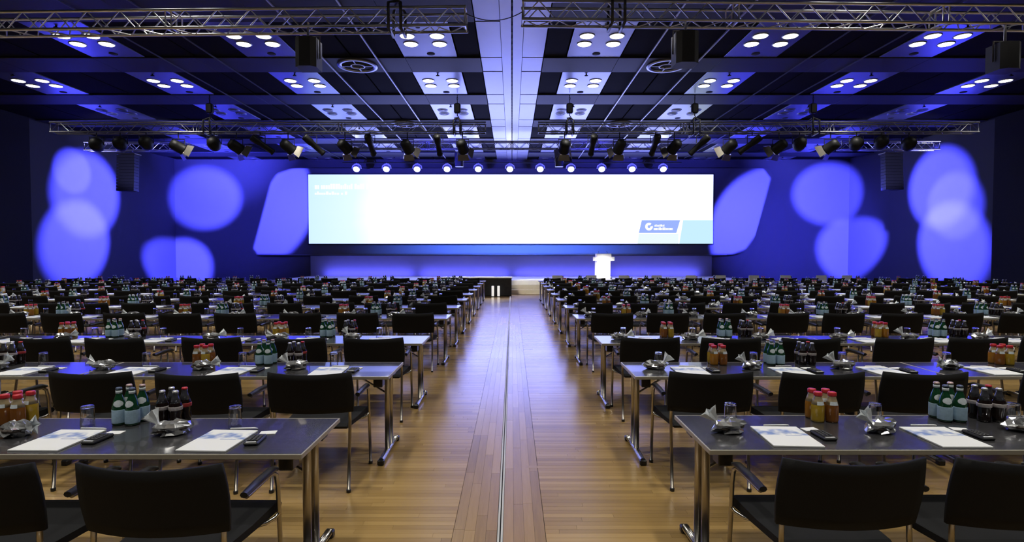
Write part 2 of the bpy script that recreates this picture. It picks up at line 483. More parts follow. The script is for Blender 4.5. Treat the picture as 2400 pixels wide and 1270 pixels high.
# a template is a tree: (name, mesh, [children], local matrix)
def stamp(tpl, loc, rotz, label, cat, group):
    def make(t, parent):
        o = bpy.data.objects.new(t['name'], t['mesh']); C.objects.link(o)
        if parent is None:
            o.location = loc; o.rotation_euler = (0, 0, rotz)
        else:
            o.parent = parent
            if 'loc' in t: o.location = t['loc']
            if 'rot' in t: o.rotation_euler = t['rot']
        for c in t.get('kids', ()): make(c, o)
        return o
    return tag(make(tpl, None), label, cat, group)
ORD = 'zeroth first second third fourth fifth sixth seventh eighth ninth tenth eleventh twelfth thirteenth fourteenth fifteenth sixteenth seventeenth eighteenth nineteenth twentieth twenty-first twenty-second twenty-third'.split()
def side(s): return 'left' if s < 0 else 'right'

# ------------------------------------------------------------------ floor
floor = struct('floor', MB().box((-18.2, -8.2, -0.2), (18.2, 30, -0.012)), M_DARKGAP)
SEAM = -0.0725
planks = []      # (x0,x1,y0,y1,lengthwise)
Y = -8.0
row = 0
while Y < 24.4:
    for a, b in ((-17.75, -0.362), (0.205, 17.75)):
        x = a - random.uniform(0, 1.0)
        while x < b:
            L = random.choice((0.9, 1.1, 1.3, 1.5))
            planks.append((max(a, x), min(b, x + L), Y, Y + 0.0519, 0))
            x += L
    Y += 0.052
for i in range(8):
    x0 = (-0.360 + i * 0.067) if i < 4 else (-0.054 + (i - 4) * 0.0642)
    wd = 0.0669 if i < 4 else 0.0641
    y = -8.0 - random.uniform(0, 1)
    while y < 24.4:
        L = random.choice((0.7, 0.9, 1.1, 1.3))
        planks.append((x0, x0 + wd, y, min(24.4, y + L) - 0.001, 1))
        y += L
def plank_geo(p):
    x0, x1, y0, y1, _ = p
    e = 0.0001; z = random.uniform(-0.00025, 0.00025); bv = 0.0005
    vs = [(x0+e,y0+e,-0.011),(x1-e,y0+e,-0.011),(x1-e,y1-e,-0.011),(x0+e,y1-e,-0.011),
          (x0+bv,y0+bv,z),(x1-bv,y0+bv,z),(x1-bv,y1-bv,z),(x0+bv,y1-bv,z)]
    fs = [(4,5,6,7),(0,1,5,4),(1,2,6,5),(2,3,7,6),(3,0,4,7)]
    return vs, fs
def vis_rank(p):
    cx, cy = (p[0]+p[1])/2, (p[2]+p[3])/2
    if cy < 3.2 or abs(cx) > 0.55 + 0.35*(cy-3) : return 1e9
    return cy - (0.5 if p[4] else 0)
order = sorted(range(len(planks)), key=lambda i: vis_rank(planks[i]))
single = set(order[:300])
field = {0: MB(), 1: MB()}; shades = {0: [], 1: []}
for i, p in enumerate(planks):
    vs, fs = plank_geo(p)
    sh = min(1, max(0, random.gauss(0.5, 0.30)))
    if i in single:
        m = MB().add(vs, fs)
        me = m.mesh('plank', M_WOODY if p[4] else M_WOODX)
        at = me.attributes.new('shade', 'FLOAT', 'FACE'); at.data.foreach_set('value', [sh]*5)
        obj('plank', me, floor)
    else:
        field[p[4]].add(vs, fs); shades[p[4]] += [sh]*5
for k in (0, 1):
    me = field[k].mesh('parquet', M_WOODY if k else M_WOODX)
    at = me.attributes.new('shade', 'FLOAT', 'FACE'); at.data.foreach_set('value', shades[k])
    o = obj('parquet', me, floor); o['kind'] = 'stuff'
t = MB().box((SEAM-0.0165, -8, -0.011), (SEAM-0.004, 24.4, 0.002)).box((SEAM+0.004, -8, -0.011), (SEAM+0.0165, 24.4, 0.002))
struct('trim_1', t, M_SEAMMETAL)

# ------------------------------------------------------------------ walls
struct('wall_back', MB().box((-18.2, YW, -0.2), (18.2, YW + 0.3, 7.2)), M_WALL)
YC = 20.4
struct('wall_left', MB().box((-18.2, YC, -0.2), (-XW, YW, 7.2)), M_WALL)
struct('wall_right', MB().box((XW, YC, -0.2), (18.2, YW, 7.2)), M_WALL)
struct('wall_left_dark', MB().box((-18.2, -8.2, -0.2), (-XW + 0.12, YC, 7.2)), M_BLACKWALL)
struct('wall_right_dark', MB().box((XW - 0.12, -8.2, -0.2), (18.2, YC, 7.2)), M_BLACKWALL)
struct('wall_rear', MB().box((-18.2, -8.5, -0.2), (18.2, -8.2, 7.2)), M_BLACKWALL)
struct('baseboard_back', MB().box((-XW, YW - 0.03, 0), (XW, YW, 0.12)), M_BLACKWALL)

# ------------------------------------------------------------------ ceiling
ceiling = struct('ceiling', MB().box((-18.2, -8.2, 6.95), (18.2, 29.6, 7.2)), M_DARKGAP)
bays = [(11.99 + 3.24*k, 14.16 + 3.24*k) for k in range(-4, 6)]
bands = [(14.16 + 3.24*k, 15.23 + 3.24*k) for k in range(-5, 5)]
cols = [(0.80,1.36),(2.74,4.04),(4.06,5.33),(6.69,7.97),(7.99,9.24),(10.60,11.85),(11.87,13.10),(14.46,15.70),(15.72,17.60)]
g = 0.012
panel_cache = {}
def slab(x0, x1, y0, y1, z0, z1, m, name='panel'):
    key = (round(x1-x0,3), round(y1-y0,3), round(z1-z0,3), m.name)
    if key not in panel_cache:
        panel_cache[key] = MB().bevbox((0,0,0), (x1-x0, y1-y0, z1-z0), 0.004).mesh(name, m)
    return obj(name, panel_cache[key], ceiling, loc=((x0+x1)/2, (y0+y1)/2, (z0+z1)/2))
for y0, y1 in bays:
    y1 = min(y1, YW - 0.02)
    for a, b in cols:
        for s in (-1, 1):
            slab(*sorted((s*(a+g), s*(b-g))), y0+0.02, y1-0.02, 6.70, 6.73, M_CEILBLACK)
    for s in (-1, 1):
        slab(*sorted((s*0.26, s*0.785)), y0+0.028, y1-0.028, 6.68, 6.71, M_STRIP, 'strip_panel')
for y0, y1 in bands:
    edges = [0.80, 2.7, 5.35, 8.0, 10.6, 13.1, 17.6]
    for a, b in zip(edges, edges[1:]):
        for s in (-1, 1):
            slab(*sorted((s*(a+0.004), s*(b-0.004))), y0, y1, 6.66, 6.70, M_CEILBAND, 'band_panel')
    for s in (-1, 1):
        slab(*sorted((s*0.26, s*0.785)), y0+0.028, y1-0.028, 6.68, 6.71, M_STRIP, 'strip_panel')
sp = MB()
for s in (-1, 1):
    sp.box(tuple(min(a,b) for a,b in zip((s*0.018,-4.4,6.655),(s*0.25,YW,6.70))), tuple(max(a,b) for a,b in zip((s*0.018,-4.4,6.655),(s*0.25,YW,6.70))))
struct('trim_2', sp, M_STRIP)
dm = MB()
y = -4.0
while y < 29:
    dm.cbox((0, y, 6.655), (0.03, 0.16, 0.01)); y += 0.36
struct('trim_3', dm, M_DARKGAP)
n = 4
for X in (3.4, 4.75, 7.45, 8.8):
    for s in (-1, 1):
        struct('trim_%d' % n, MB().cbox((s*X, 16.5, 6.635), (0.035 if X < 5 else 0.018, 24.0, 0.03)), M_RAIL if X < 5 else M_RAILD); n += 1

# ceiling light panels: plate, four lamp discs, slot
plate = MB().bevbox((0,0,0), (1.33, 2.12, 0.03), 0.004).mesh('plate', M_CEILLIGHT)
disc = MB().lathe([(0.005,-0.012),(0.155,-0.012),(0.16,-0.004),(0.16,0.004)], 24)
disc_on, disc_off = disc.mesh('lamp_disc', M_LAMPON), disc.mesh('lamp_disc', M_LAMPOFF)
rim = MB().lathe([(0.162,0.004),(0.164,-0.016),(0.182,-0.010),(0.184,0.004)], 24).mesh('rim', M_CEILLIGHT)
slot = MB().lathe([(0.002,-0.006),(0.10,-0.006),(0.10,0.003)], 16).mesh('slot', M_DARKGAP)
sprk = MB().lathe([(0.02,0.0),(0.02,-0.03),(0.05,-0.035),(0.05,-0.045),(0.002,-0.05)], 12).mesh('sprinkler', M_BLACKMETAL)
for ri, Yl in enumerate(LAMP_ROWS):
    if Yl < 6: continue
    for ci, cx in enumerate(LAMP_COLS):
        for s in (-1, 1):
            lit = lamp_lit(ci, Yl)
            rtxt = 'above the near truss' if Yl < 11 else ORD[ri - 3] + ' row beyond near truss'
            lab = '%s four-lamp ceiling panel, %s side, %s from centre strip, %s' % ('lit' if lit else 'unlit', side(s), ORD[ci+1], rtxt)
            if Yl < 8: lab = lab.replace('above the near truss', 'before the near truss')
            t = thing('ceiling_light', lab, 'ceiling light', (s*cx, Yl, 6.695), 0, 'ceiling light panels')
            obj('plate', plate, t)
            for dx in (-0.34, 0.34):
                for dy in (-0.18, 0.30):
                    q = obj('lamp_disc', disc_on if lit else disc_off, t, loc=(dx, -dy, -0.016))
                    obj('rim', rim, q)
            obj('slot', slot, t, loc=(0.04, 0.82, -0.016))
            obj('sprinkler', sprk, t, loc=(0.0, -0.86, -0.014))
# round air diffusers on the bands
def ring_mesh(r0, r1, name):
    return MB().lathe([(r0,0.0),(r0+0.01,-0.03),(r1-0.01,-0.03),(r1,0.0)], 40).mesh(name, M_CEILLIGHT)
ring_o, ring_i = ring_mesh(0.40, 0.52, 'outer_ring'), ring_mesh(0.15, 0.20, 'inner_ring')
dback = MB().lathe([(0.002,-0.004),(0.42,-0.004),(0.42,0.0)], 32).mesh('backplate', M_DARKGAP)
spoke = MB().cbox((0, 0.28, -0.015), (0.03, 0.26, 0.02)).mesh('spoke', M_CEILLIGHT)
for bi, Yb_ in enumerate((14.7, 21.18)):
    for X in (-4.05, 4.05):
        t = thing('ceiling_air_diffuser', 'round ringed air diffuser on %s dark ceiling band, %s %s of the centre strip' % (
            'the first' if bi == 0 else 'the third', 'just', side(X)), 'air diffuser', (X, Yb_, 6.659), 0, 'ceiling air diffusers')
        obj('backplate', dback, t); obj('outer_ring', ring_o, t); obj('inner_ring', ring_i, t)
        for k in range(4): obj('spoke', spoke, t, rot=(0, 0, k*PI/2))

# ------------------------------------------------------------------ stage
stage = thing('stage_platform', 'low white edged stage platform below the wide screen', 'stage')
part('deck', MB().box((-10.6, YSTAGE, 0.0), (10.6, 29.17, ZSTAGE)), M_STAGE, stage)
st = thing('stage_steps', 'beige steps leading up to the stage at the end of the aisle', 'steps', (0, 0, 0))
for i in range(2):
    part('step', MB().bevbox((0.1, YSTAGE - 0.6 + 0.3*i + (0.6-0.3*i)/2, 0.1 + 0.19*i), (5.0, 0.6-0.3*i, 0.19), 0.006), M_STEP, st)
# lower backdrop behind the stage
struct('wall_backdrop', MB().box((at_y(728, 600, 29.2).x, 29.18, ZSTAGE), (at_y(1668, 600, 29.2).x, YW, at_y(1200, 599, 29.2).z)), M_BACKDROP)

# parallelogram board with two big and two small rounded corners
def rounded(corners, radii, n=12):
    out = []
    k = len(corners)
    for i in range(k):
        p = Vector(corners[i]); a = (Vector(corners[i-1]) - p); b = (Vector(corners[(i+1) % k]) - p)
        da, db = a.normalized(), b.normalized()
        ang = da.angle(db); tl = radii[i] / math.tan(ang/2)
        c = p + (da + db).normalized() * (radii[i] / math.sin(ang/2))
        s0 = p + da*tl - c; s1 = p + db*tl - c
        a0 = math.atan2(s0.y, s0.x); a1 = math.atan2(s1.y, s1.x)
        d = (a1 - a0 + PI) % (2*PI) - PI
        for j in range(n+1):
            t_ = a0 + d*j/n
            out.append((c.x + radii[i]*math.cos(t_), c.y + radii[i]*math.sin(t_)))
    return out
cs = [at_y(585, 597, YB), at_y(1757, 597, YB), at_y(1817, 394, YB), at_y(640, 394, YB)]
poly = rounded([(c.x, c.z) for c in cs], [0.35, 1.3, 0.45, 1.3])
bd = thing('stage_board', 'huge slanted board with rounded corners framing the projection screen', 'board', (0, 0, 0))
part('board_face', MB().prism(poly, YB, YB + 0.16, axis='y'), M_BOARD, bd)
ins = [(x*0.985, 3.9 + (z-3.9)*0.95) for x, z in poly]
part('spacer', MB().prism(ins, YB + 0.16, YW - 0.012, axis='y'), M_BLACKMETAL, bd)
part('lit_edge_strip', MB().box((cs[0].x+0.35, YB - 0.02, cs[0].z - 0.02), (cs[1].x - 1.2, YB + 0.01, cs[0].z + 0.01)), M_CEILLIGHT, bd)  # pale strip put in for the light along the bottom edge

# projection screen with its slide
YS = 28.90
a, b = at_y(724, 571, YS), at_y(1672, 409, YS)
def slide_mat():
    m = bpy.data.materials.new('projected_slide'); m.use_nodes = True
    nt = m.node_tree; nt.nodes.remove(nt.nodes['Principled BSDF'])
    tc = nt.nodes.new('ShaderNodeTexCoord'); sp = nt.nodes.new('ShaderNodeSeparateXYZ')
    nt.links.new(tc.outputs['Generated'], sp.inputs[0])
    r = nt.nodes.new('ShaderNodeValToRGB'); e = r.color_ramp.elements
    e[0].position = 0.02; e[0].color = (0.104, 0.144, 0.42, 1)
    e[1].position = 0.34; e[1].color = (0.29, 0.33, 0.95, 1)
    x = e.new(0.14); x.color = (0.126, 0.158, 0.52, 1)
    x = e.new(0.80); x.color = (0.29, 0.33, 0.95, 1)
    x = e.new(1.0); x.color = (0.21, 0.24, 0.70, 1)
    nz = nt.nodes.new('ShaderNodeTexNoise'); nz.inputs['Scale'].default_value = 2.0
    nt.links.new(tc.outputs['Generated'], nz.inputs['Vector'])
    ad = nt.nodes.new('ShaderNodeMath'); ad.operation = 'MULTIPLY_ADD'; ad.inputs[1].default_value = 0.06
    nt.links.new(nz.outputs['Fac'], ad.inputs[0]); nt.links.new(sp.outputs['X'], ad.inputs[2])
    nt.links.new(ad.outputs[0], r.inputs[0])
    em = nt.nodes.new('ShaderNodeEmission'); em.inputs[1].default_value = 6.4
    nt.links.new(r.outputs[0], em.inputs[0]); nt.links.new(em.outputs[0], nt.nodes['Material Output'].inputs[0])
    return m
scr = thing('projection_screen', 'very wide bright projection screen showing a white slide', 'screen', (0, 0, 0))
part('slide', MB().box((a.x, YS, a.z), (b.x, YS + 0.02, b.z)), slide_mat(), scr)
part('frame', MB().box((a.x-0.06, YS+0.02, a.z-0.06), (b.x+0.06, YS + 0.07, b.z+0.06)), M_BLACKMETAL, scr)
def flat(pts, d, y=YS):
    ps = [at_y(px, py, y) for px, py in pts]
    return MB().prism([(p.x, p.z) for p in ps], y - d, y - d + 0.002, axis='y')
part('pale_slide_panel', flat([(1494,571),(1590,571),(1590,547.5),(1497,547.5)], 0.004), emission('slide_faint_cyan', (0.84, 0.97, 1.0), 1.0), scr)
part('pale_slide_panel', flat([(1592,571),(1671,571),(1671,516),(1601,516)], 0.004), emission('slide_pale_cyan', (0.58, 0.86, 1.0), 1.02), scr)
part('slanted_slide_panel', flat([(1598,515),(1671,515),(1671,411),(1621,411)], 0.004), emission('slide_ice_white', (0.9, 0.98, 1.0), 1.15), scr)
lp = part('logo_panel', flat([(1497,546),(1585,546),(1594,516),(1504,516)], 0.008), emission('slide_logo_blue', (0.34, 0.47, 1.0), 1.0), scr)
# ring mark with a notch
rm = MB(); cxy = at_y(1521, 531, YS)
N = 28
for k in range(N):
    t0, t1 = 0.9 + (2*PI-0.75)*k/N, 0.9 + (2*PI-0.75)*(k+1)/N
    r0, r1 = 0.075, 0.20
    qs = [(cxy.x+r*math.cos(t_), cxy.z+r*math.sin(t_)) for r, t_ in ((r1,t0),(r1,t1),(r0,t1),(r0,t0))]
    rm.add([(x, YS-0.011, z) for x, z in qs], [(3,2,1,0)])
part('logo_mark', rm, emission('slide_white', (1, 1, 1), 1.3), lp)
lt = MB(); rnd = random.Random(3)
for y0, y1, x0, x1 in ((526, 531, 1534, 1557), (533, 539, 1532, 1577)):
    x = x0
    while x < x1:
        wd = rnd.choice((1.6, 2.2, 2.6))
        top = y0 + rnd.choice((0, 1.2, 1.2))
        p, q = at_y(x, y1, YS), at_y(min(x+wd, x1), top, YS)
        lt.box((p.x, YS-0.012, p.z), (q.x, YS-0.010, q.z)); x += wd + 0.8
part('logo_lettering', lt, MATS['slide_white'], lp)
lt = MB()
for y0, y1, x0, x1 in ((431, 443, 738, 862), (449, 456, 738, 815)):
    x = x0
    while x < x1:
        wd = rnd.choice((3, 4, 5))
        p, q = at_y(x, y1, YS), at_y(x+wd, y0 + rnd.choice((0, 3)), YS)
        lt.box((p.x, YS-0.006, p.z), (q.x, YS-0.004, q.z)); x += wd + (5 if rnd.random() < 0.2 else 1.5)
part('slide_title', lt, MATS['slide_white'], scr)

# lectern
lx = at_y(1413, 640, 25.6).x
lec = thing('lectern', 'white speaker lectern standing on the stage', 'lectern', (lx, 25.6, ZSTAGE))
part('column', MB().prism([(-0.30,-0.22),(0.30,-0.22),(0.34,0.22),(-0.34,0.22)], 0.04, 0.90), M_LECTERN, lec)
part('foot_plate', MB().bevbox((0,0,0.02), (0.78,0.6,0.04), 0.01), M_LECTERN, lec)
part('desk', MB().prism([(-0.49,-0.24),(0.49,-0.24),(0.42,0.30),(-0.42,0.30)], 0.84, 1.02), M_LECTERN, lec)
part('top_box', MB().prism([(-0.34,-0.26),(0.34,-0.26),(0.34,0.1),(-0.34,0.1)], 1.02, 1.17), M_LECTERN, lec)
for s in (-1, 1):
    part('microphone', MB().tube([(s*0.2,0.02,1.16),(s*0.2,0.0,1.24),(s*0.19,0.12,1.27)], [0.008,0.008,0.016], 6), M_BLACKMETAL, lec)

# desk at the end of the aisle with the two white uplights before it
dk = thing('stage_desk', 'long charcoal clothed desk with white top before the stage', 'desk', (-1.45, 22.9, 0))
part('skirt', MB().bevbox((0, 0.1, 0.37), (2.86, 0.62, 0.72), 0.02), M_DARKCLOTH, dk)
part('desk_top', MB().bevbox((0, 0.1, 0.755), (2.94, 0.70, 0.045), 0.01), M_STAGE, dk)
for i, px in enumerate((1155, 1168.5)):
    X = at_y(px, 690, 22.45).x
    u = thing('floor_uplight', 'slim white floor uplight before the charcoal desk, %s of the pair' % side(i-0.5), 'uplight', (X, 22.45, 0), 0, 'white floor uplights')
    part('tube', MB().lathe([(0.05,0.02),(0.05,0.42),(0.045,0.44),(0.035,0.44),(0.03,0.40)], 14), P('glowing_white_tube', (0.85,0.85,0.85), 0.4, emit=(1.0,0.97,0.92), estr=0.8), u)  # glow added to stand in for front light on the tube
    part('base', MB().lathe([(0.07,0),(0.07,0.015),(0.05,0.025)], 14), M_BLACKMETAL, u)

# ------------------------------------------------------------------ trusses
H = 0.145
brace_cache = {}
def truss(name, label, xa, xb, Yc, Zc, yaw=0.0, pitch=0.56, rc=0.025, rb=0.0105, mat=None):
    mat = mat or M_ALU
    L = xb - xa
    t = thing(name, label, 'truss', ((xa+xb)/2, Yc, Zc), yaw, 'lighting trusses')
    ck = ('chord', round(L,3), rc)
    if ck not in brace_cache:
        brace_cache[ck] = MB().tube([(-L/2,0,0),(L/2,0,0)], rc, 10).mesh('chord', mat)
    for sy in (-1,1):
        for sz in (-1,1):
            obj('chord', brace_cache[ck], t, loc=(0, sy*H, sz*H))
    n = max(2, round(L / pitch)); p = L / n
    def brace(dx, dy, dz):
        k = (round(dx,3), round(dy,3), round(dz,3), rb)
        if k not in brace_cache:
            brace_cache[k] = MB().tube([(-dx/2,-dy/2,-dz/2),(dx/2,dy/2,dz/2)], rb, 6, cap=False).mesh('brace', mat)
        return brace_cache[k]
    for i in range(n):
        x0 = -L/2 + i*p
        for sy in (-1, 1):
            obj('brace', brace(p/2, 0, 2*H), t, loc=(x0+p/4, sy*H, 0))
            obj('brace', brace(p/2, 0, -2*H), t, loc=(x0+3*p/4, sy*H, 0))
        obj('brace', brace(p/2, 2*H, 0), t, loc=(x0+p/4, 0, -H))
        obj('brace', brace(p/2, -2*H, 0), t, loc=(x0+3*p/4, 0, -H))
    fr = brace_cache.get(('end', rb))
    if fr is None:
        m = MB()
        for s in (-1,1):
            m.tube([(0,s*H,-H),(0,s*H,H)], 0.014, 6); m.tube([(0,-H,s*H),(0,H,s*H)], 0.014, 6)
        fr = brace_cache[('end', rb)] = m.mesh('end_frame', mat)
    k = max(1, round(L/4.0))
    for i in range(k+1):
        for e in ((0.02,) if i == 0 else (-0.02,) if i == k else (-0.05, 0.05)):
            obj('end_frame', fr, t, loc=(-L/2 + L*i/k + e, 0, 0))
    return t
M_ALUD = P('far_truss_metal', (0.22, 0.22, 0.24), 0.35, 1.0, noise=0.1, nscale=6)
xl, xr = at_y(1095, 60, YT1).x, at_y(1222, 60, YT1).x
truss('hanging_lighting_truss', 'near silver lighting truss, left of the gap', -10.6, xl, YT1 + 0.12, ZT - 0.03, -0.026)
truss('hanging_lighting_truss', 'near silver lighting truss, right of the gap', xr, 10.6, YT1 + 0.02, ZT + 0.03, 0.022)
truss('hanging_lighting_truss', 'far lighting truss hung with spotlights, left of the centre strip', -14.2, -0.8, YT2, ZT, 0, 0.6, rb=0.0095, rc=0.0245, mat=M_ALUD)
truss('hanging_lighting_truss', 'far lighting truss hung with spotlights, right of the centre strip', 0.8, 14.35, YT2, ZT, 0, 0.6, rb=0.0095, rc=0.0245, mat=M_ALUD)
truss('hanging_lighting_truss', 'short truss above the left hanging speaker column', -16.0, -12.2, 21.0, at_y(300, 344, 21).z, 0, 0.6)
truss('hanging_lighting_truss', 'short truss above the right hanging speaker column', 12.3, 16.0, 21.0, at_y(2100, 342, 21).z, 0, 0.6)
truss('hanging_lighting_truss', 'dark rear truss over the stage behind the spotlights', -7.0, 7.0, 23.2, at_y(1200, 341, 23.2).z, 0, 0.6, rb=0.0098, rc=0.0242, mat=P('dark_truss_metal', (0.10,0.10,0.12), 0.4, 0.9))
# cable sagging between the near trusses
pts = []
p0, p1 = at_y(1092, 32, YT1), at_y(1226, 27, YT1)
for i in range(15):
    u = i/14; p = p0.lerp(p1, u); p.z -= 0.13*4*u*(1-u); pts.append(p)
tag(part('hanging_cable', MB().tube(pts, 0.008, 6), M_BLACKPLASTIC), 'black cable sagging between the two near trusses', 'cable')

# chain hoists
hoist_body = MB().bevbox((0,0,0), (0.2,0.16,0.3), 0.03).mesh('motor', M_BLACKMETAL)
hook = MB().tube([(0,0,-0.15),(0,0,-0.22),(0.04,0,-0.26),(0,0,-0.3)], 0.015, 6).mesh('hook', M_BLACKMETAL)
strap_m = MB()
for s in (-1,1):
    strap_m.tube([(0,0,-0.28),(s*0.1,-0.203,-0.40),(s*0.1,-0.203,-0.803),(s*0.1,0.203,-0.803),(s*0.1,0.203,-0.40),(0,0,-0.28)], 0.026, 6)
strap = strap_m.mesh('strap', M_BLACKPLASTIC)
def hoist(X, Yc, Zt, lab):
    zc = Zt + 0.60
    t = thing('hanging_chain_hoist', lab, 'hoist', (X, Yc, zc), 0, 'chain hoists')
    obj('motor', hoist_body, t); obj('hook', hook, t); obj('strap', strap, t)
    ch = MB(); z = 0.14
    k = 0
    while zc + z < 6.64:
        ch.tube([(-0.015,0,z),(0,0,z-0.03),(0.015,0,z),(0.015,0,z+0.04),(0,0,z+0.07),(-0.015,0,z+0.04),(-0.015,0,z)] if k % 2 == 0 else
                [(0,-0.015,z),(0,0,z-0.03),(0,0.015,z),(0,0.015,z+0.04),(0,0,z+0.07),(0,-0.015,z+0.04),(0,-0.015,z)], 0.008, 4)
        z += 0.075; k += 1
    part('chain', ch, M_BLACKMETAL, t)
hoist(at_y(930, 40, YT1).x, 9.42 - 0.026*(at_y(930, 40, YT1).x + 5.67), ZT - 0.03, 'black chain hoist on the near left truss')
hoist(at_y(1443, 40, YT1).x, 9.32 + 0.022*(at_y(1443, 40, YT1).x - 5.38), ZT + 0.03, 'black chain hoist on the near right truss')
for px, lab in ((492, 'outer hoist on the far left truss'), (1072, 'inner hoist on the far left truss'), (1335, 'inner hoist on the far right truss'), (1628, 'middle hoist on the far right truss'), (1905, 'outer hoist on the far right truss')):
    hoist(at_y(px, 290, YT2).x, YT2, ZT, 'black chain ' + lab)

# ------------------------------------------------------------------ hanging loudspeakers on the near truss
clampm = MB().tube([(0,0.03,0.04),(0.035,0,0.0),(0,-0.03,-0.05),(0,0,-0.12)], 0.016, 6).mesh('clamp', M_ALU)
def loudspeaker(px, py0, py1, w, d, lab, tilt=0.25, Yc=YT1, zc_truss=ZT):
    p0, p1 = at_y(px, py0, Yc), at_y(px, py1, Yc)
    h = p0.z - p1.z
    if Yc == YT1:
        Yc = 9.42 - 0.026*(p0.x + 5.67) if p0.x < 0 else 9.32 + 0.022*(p0.x - 5.38)
    Yc -= H
    t = thing('hanging_loudspeaker', lab, 'loudspeaker', ((p0.x+p1.x)/2, Yc, p1.z), 0, 'small hanging loudspeakers')
    c = part('cabinet', MB().prism([(-w/2,-d/2+0.06),(-w/2+0.08,-d/2),(w/2-0.08,-d/2),(w/2,-d/2+0.06),(w/2,d/2),(-w/2,d/2)], 0, h), M_BLACKPLASTIC, t)
    part('grille', MB().bevbox((0, d/2+0.012, h/2), (w*0.92, 0.02, h*0.94), 0.006), M_GRILLE, c)
    zt = zc_truss - H - 0.03 - p1.z
    y = MB().tube([(-w/2-0.02,0,h*0.35),(-w/2-0.02,0,h+0.05),(w/2+0.02,0,h+0.05),(w/2+0.02,0,h*0.35)], 0.014, 6)
    part('yoke', y, M_CHROMEDARK, t)
    part('clamp', MB().tube([(0,0,h+0.05),(0,0,max(zt,h+0.08)),(0.0,0.01,max(zt,h+0.08)+0.06)], 0.02, 6), M_ALU, t)
loudspeaker(727, 98, 166, 0.34, 0.34, 'black loudspeaker with yoke under the near left truss')
loudspeaker(1598, 90, 162, 0.36, 0.34, 'black loudspeaker with yoke under the near right truss')
loudspeaker(2346, 108, 170, 0.34, 0.34, 'dark loudspeaker under the far right end of the near truss')
loudspeaker(1077, 360, 392, 0.32, 0.3, 'small black speaker box hanging over the stage, left of centre', Yc=23.2, zc_truss=at_y(1200, 341, 23.2).z)
loudspeaker(1310, 360, 392, 0.32, 0.3, 'small black speaker box hanging over the stage, right of centre', Yc=23.2, zc_truss=at_y(1200, 341, 23.2).z)

# line array columns
def line_array(px, py0, py1, lab):
    p0, p1 = at_y(px, py0, 21.0), at_y(px, py1, 21.0)
    h = p0.z - p1.z; n = 12; dz = h/n
    t = thing('hanging_speaker_column', lab, 'loudspeaker', (p0.x, 21.0, p1.z), 0, 'hanging line array columns')
    cab = MB().prism([(-0.33,-0.18),(0.33,-0.18),(0.28,0.18),(-0.28,0.18)], 0.004, dz-0.006).mesh('cabinet', M_BLACKPLASTIC)
    gr = MB().bevbox((0,0,dz/2), (0.54,0.02,dz*0.8), 0.004).mesh('grille', M_GRILLE)
    for i in range(n):
        c = obj('cabinet', cab, t, loc=(0, 0.012*(n-i)**1.1*-0.4, i*dz))
        obj('grille', gr, c, loc=(0, 0.185, 0))
    part('bumper', MB().bevbox((0,0,h+0.03), (0.7,0.4,0.05), 0.01), M_CHROMEDARK, t)
    part('sling', MB().tube([(-0.25,0,h+0.05),(0,0,h+0.22),(0.25,0,h+0.05)], 0.01, 6), M_CHROMEDARK, t)
line_array(302, 364, 449, 'tall black line array speaker column hanging at the left wall')
line_array(2088, 362, 446, 'tall black line array speaker column hanging at the right wall')

# ------------------------------------------------------------------ stage lamps on the far truss
def aim_matrix(loc, direction):
    return Matrix.Translation(loc) @ Vector(direction).to_track_quat('-Z', 'Y').to_matrix().to_4x4()
fres_body = MB().lathe([(0.01,0.26),(0.09,0.25),(0.15,0.20),(0.165,0.10),(0.165,-0.12),(0.175,-0.13),(0.175,-0.16),(0.16,-0.16)], 20).mesh('body', M_BLACKMETAL)
M_LENS = emission('warm_lens', (1.0, 0.82, 0.55), 22.0)
fres_lens = MB().lathe([(0.002,-0.170),(0.14,-0.166),(0.15,-0.158)], 20).mesh('lens', M_LENS)
M_DOOR = P('barn_door_metal', (0.22, 0.20, 0.17), 0.35, 1.0, noise=0.2, nscale=20)
door_m = MB().add([(-0.15,0.16,-0.16),(0.15,0.16,-0.16),(0.19,0.26,-0.32),(-0.19,0.26,-0.32),(-0.15,0.168,-0.157),(0.15,0.168,-0.157),(0.19,0.268,-0.317),(-0.19,0.268,-0.317)],
    [(0,1,2,3),(7,6,5,4),(0,4,5,1),(1,5,6,2),(2,6,7,3),(3,7,4,0)]).mesh('barn_door', M_DOOR)
def yoke_mesh(w, zt): 
    return MB().tube([(-w,0,0),(-w,0,0.24),(w,0,0.24),(w,0,0)], 0.014, 6).tube([(0,0,0.24),(0,0,zt)], 0.018, 6)
zc = at_y(1200, 347, YT2).z
yk = yoke_mesh(0.19, ZT - H - 0.024 - zc).mesh('yoke', M_BLACKMETAL)
fpx = [425, 560, 680, 812, 957, 1085, 1322, 1450, 1577, 1705, 1820, 1940]
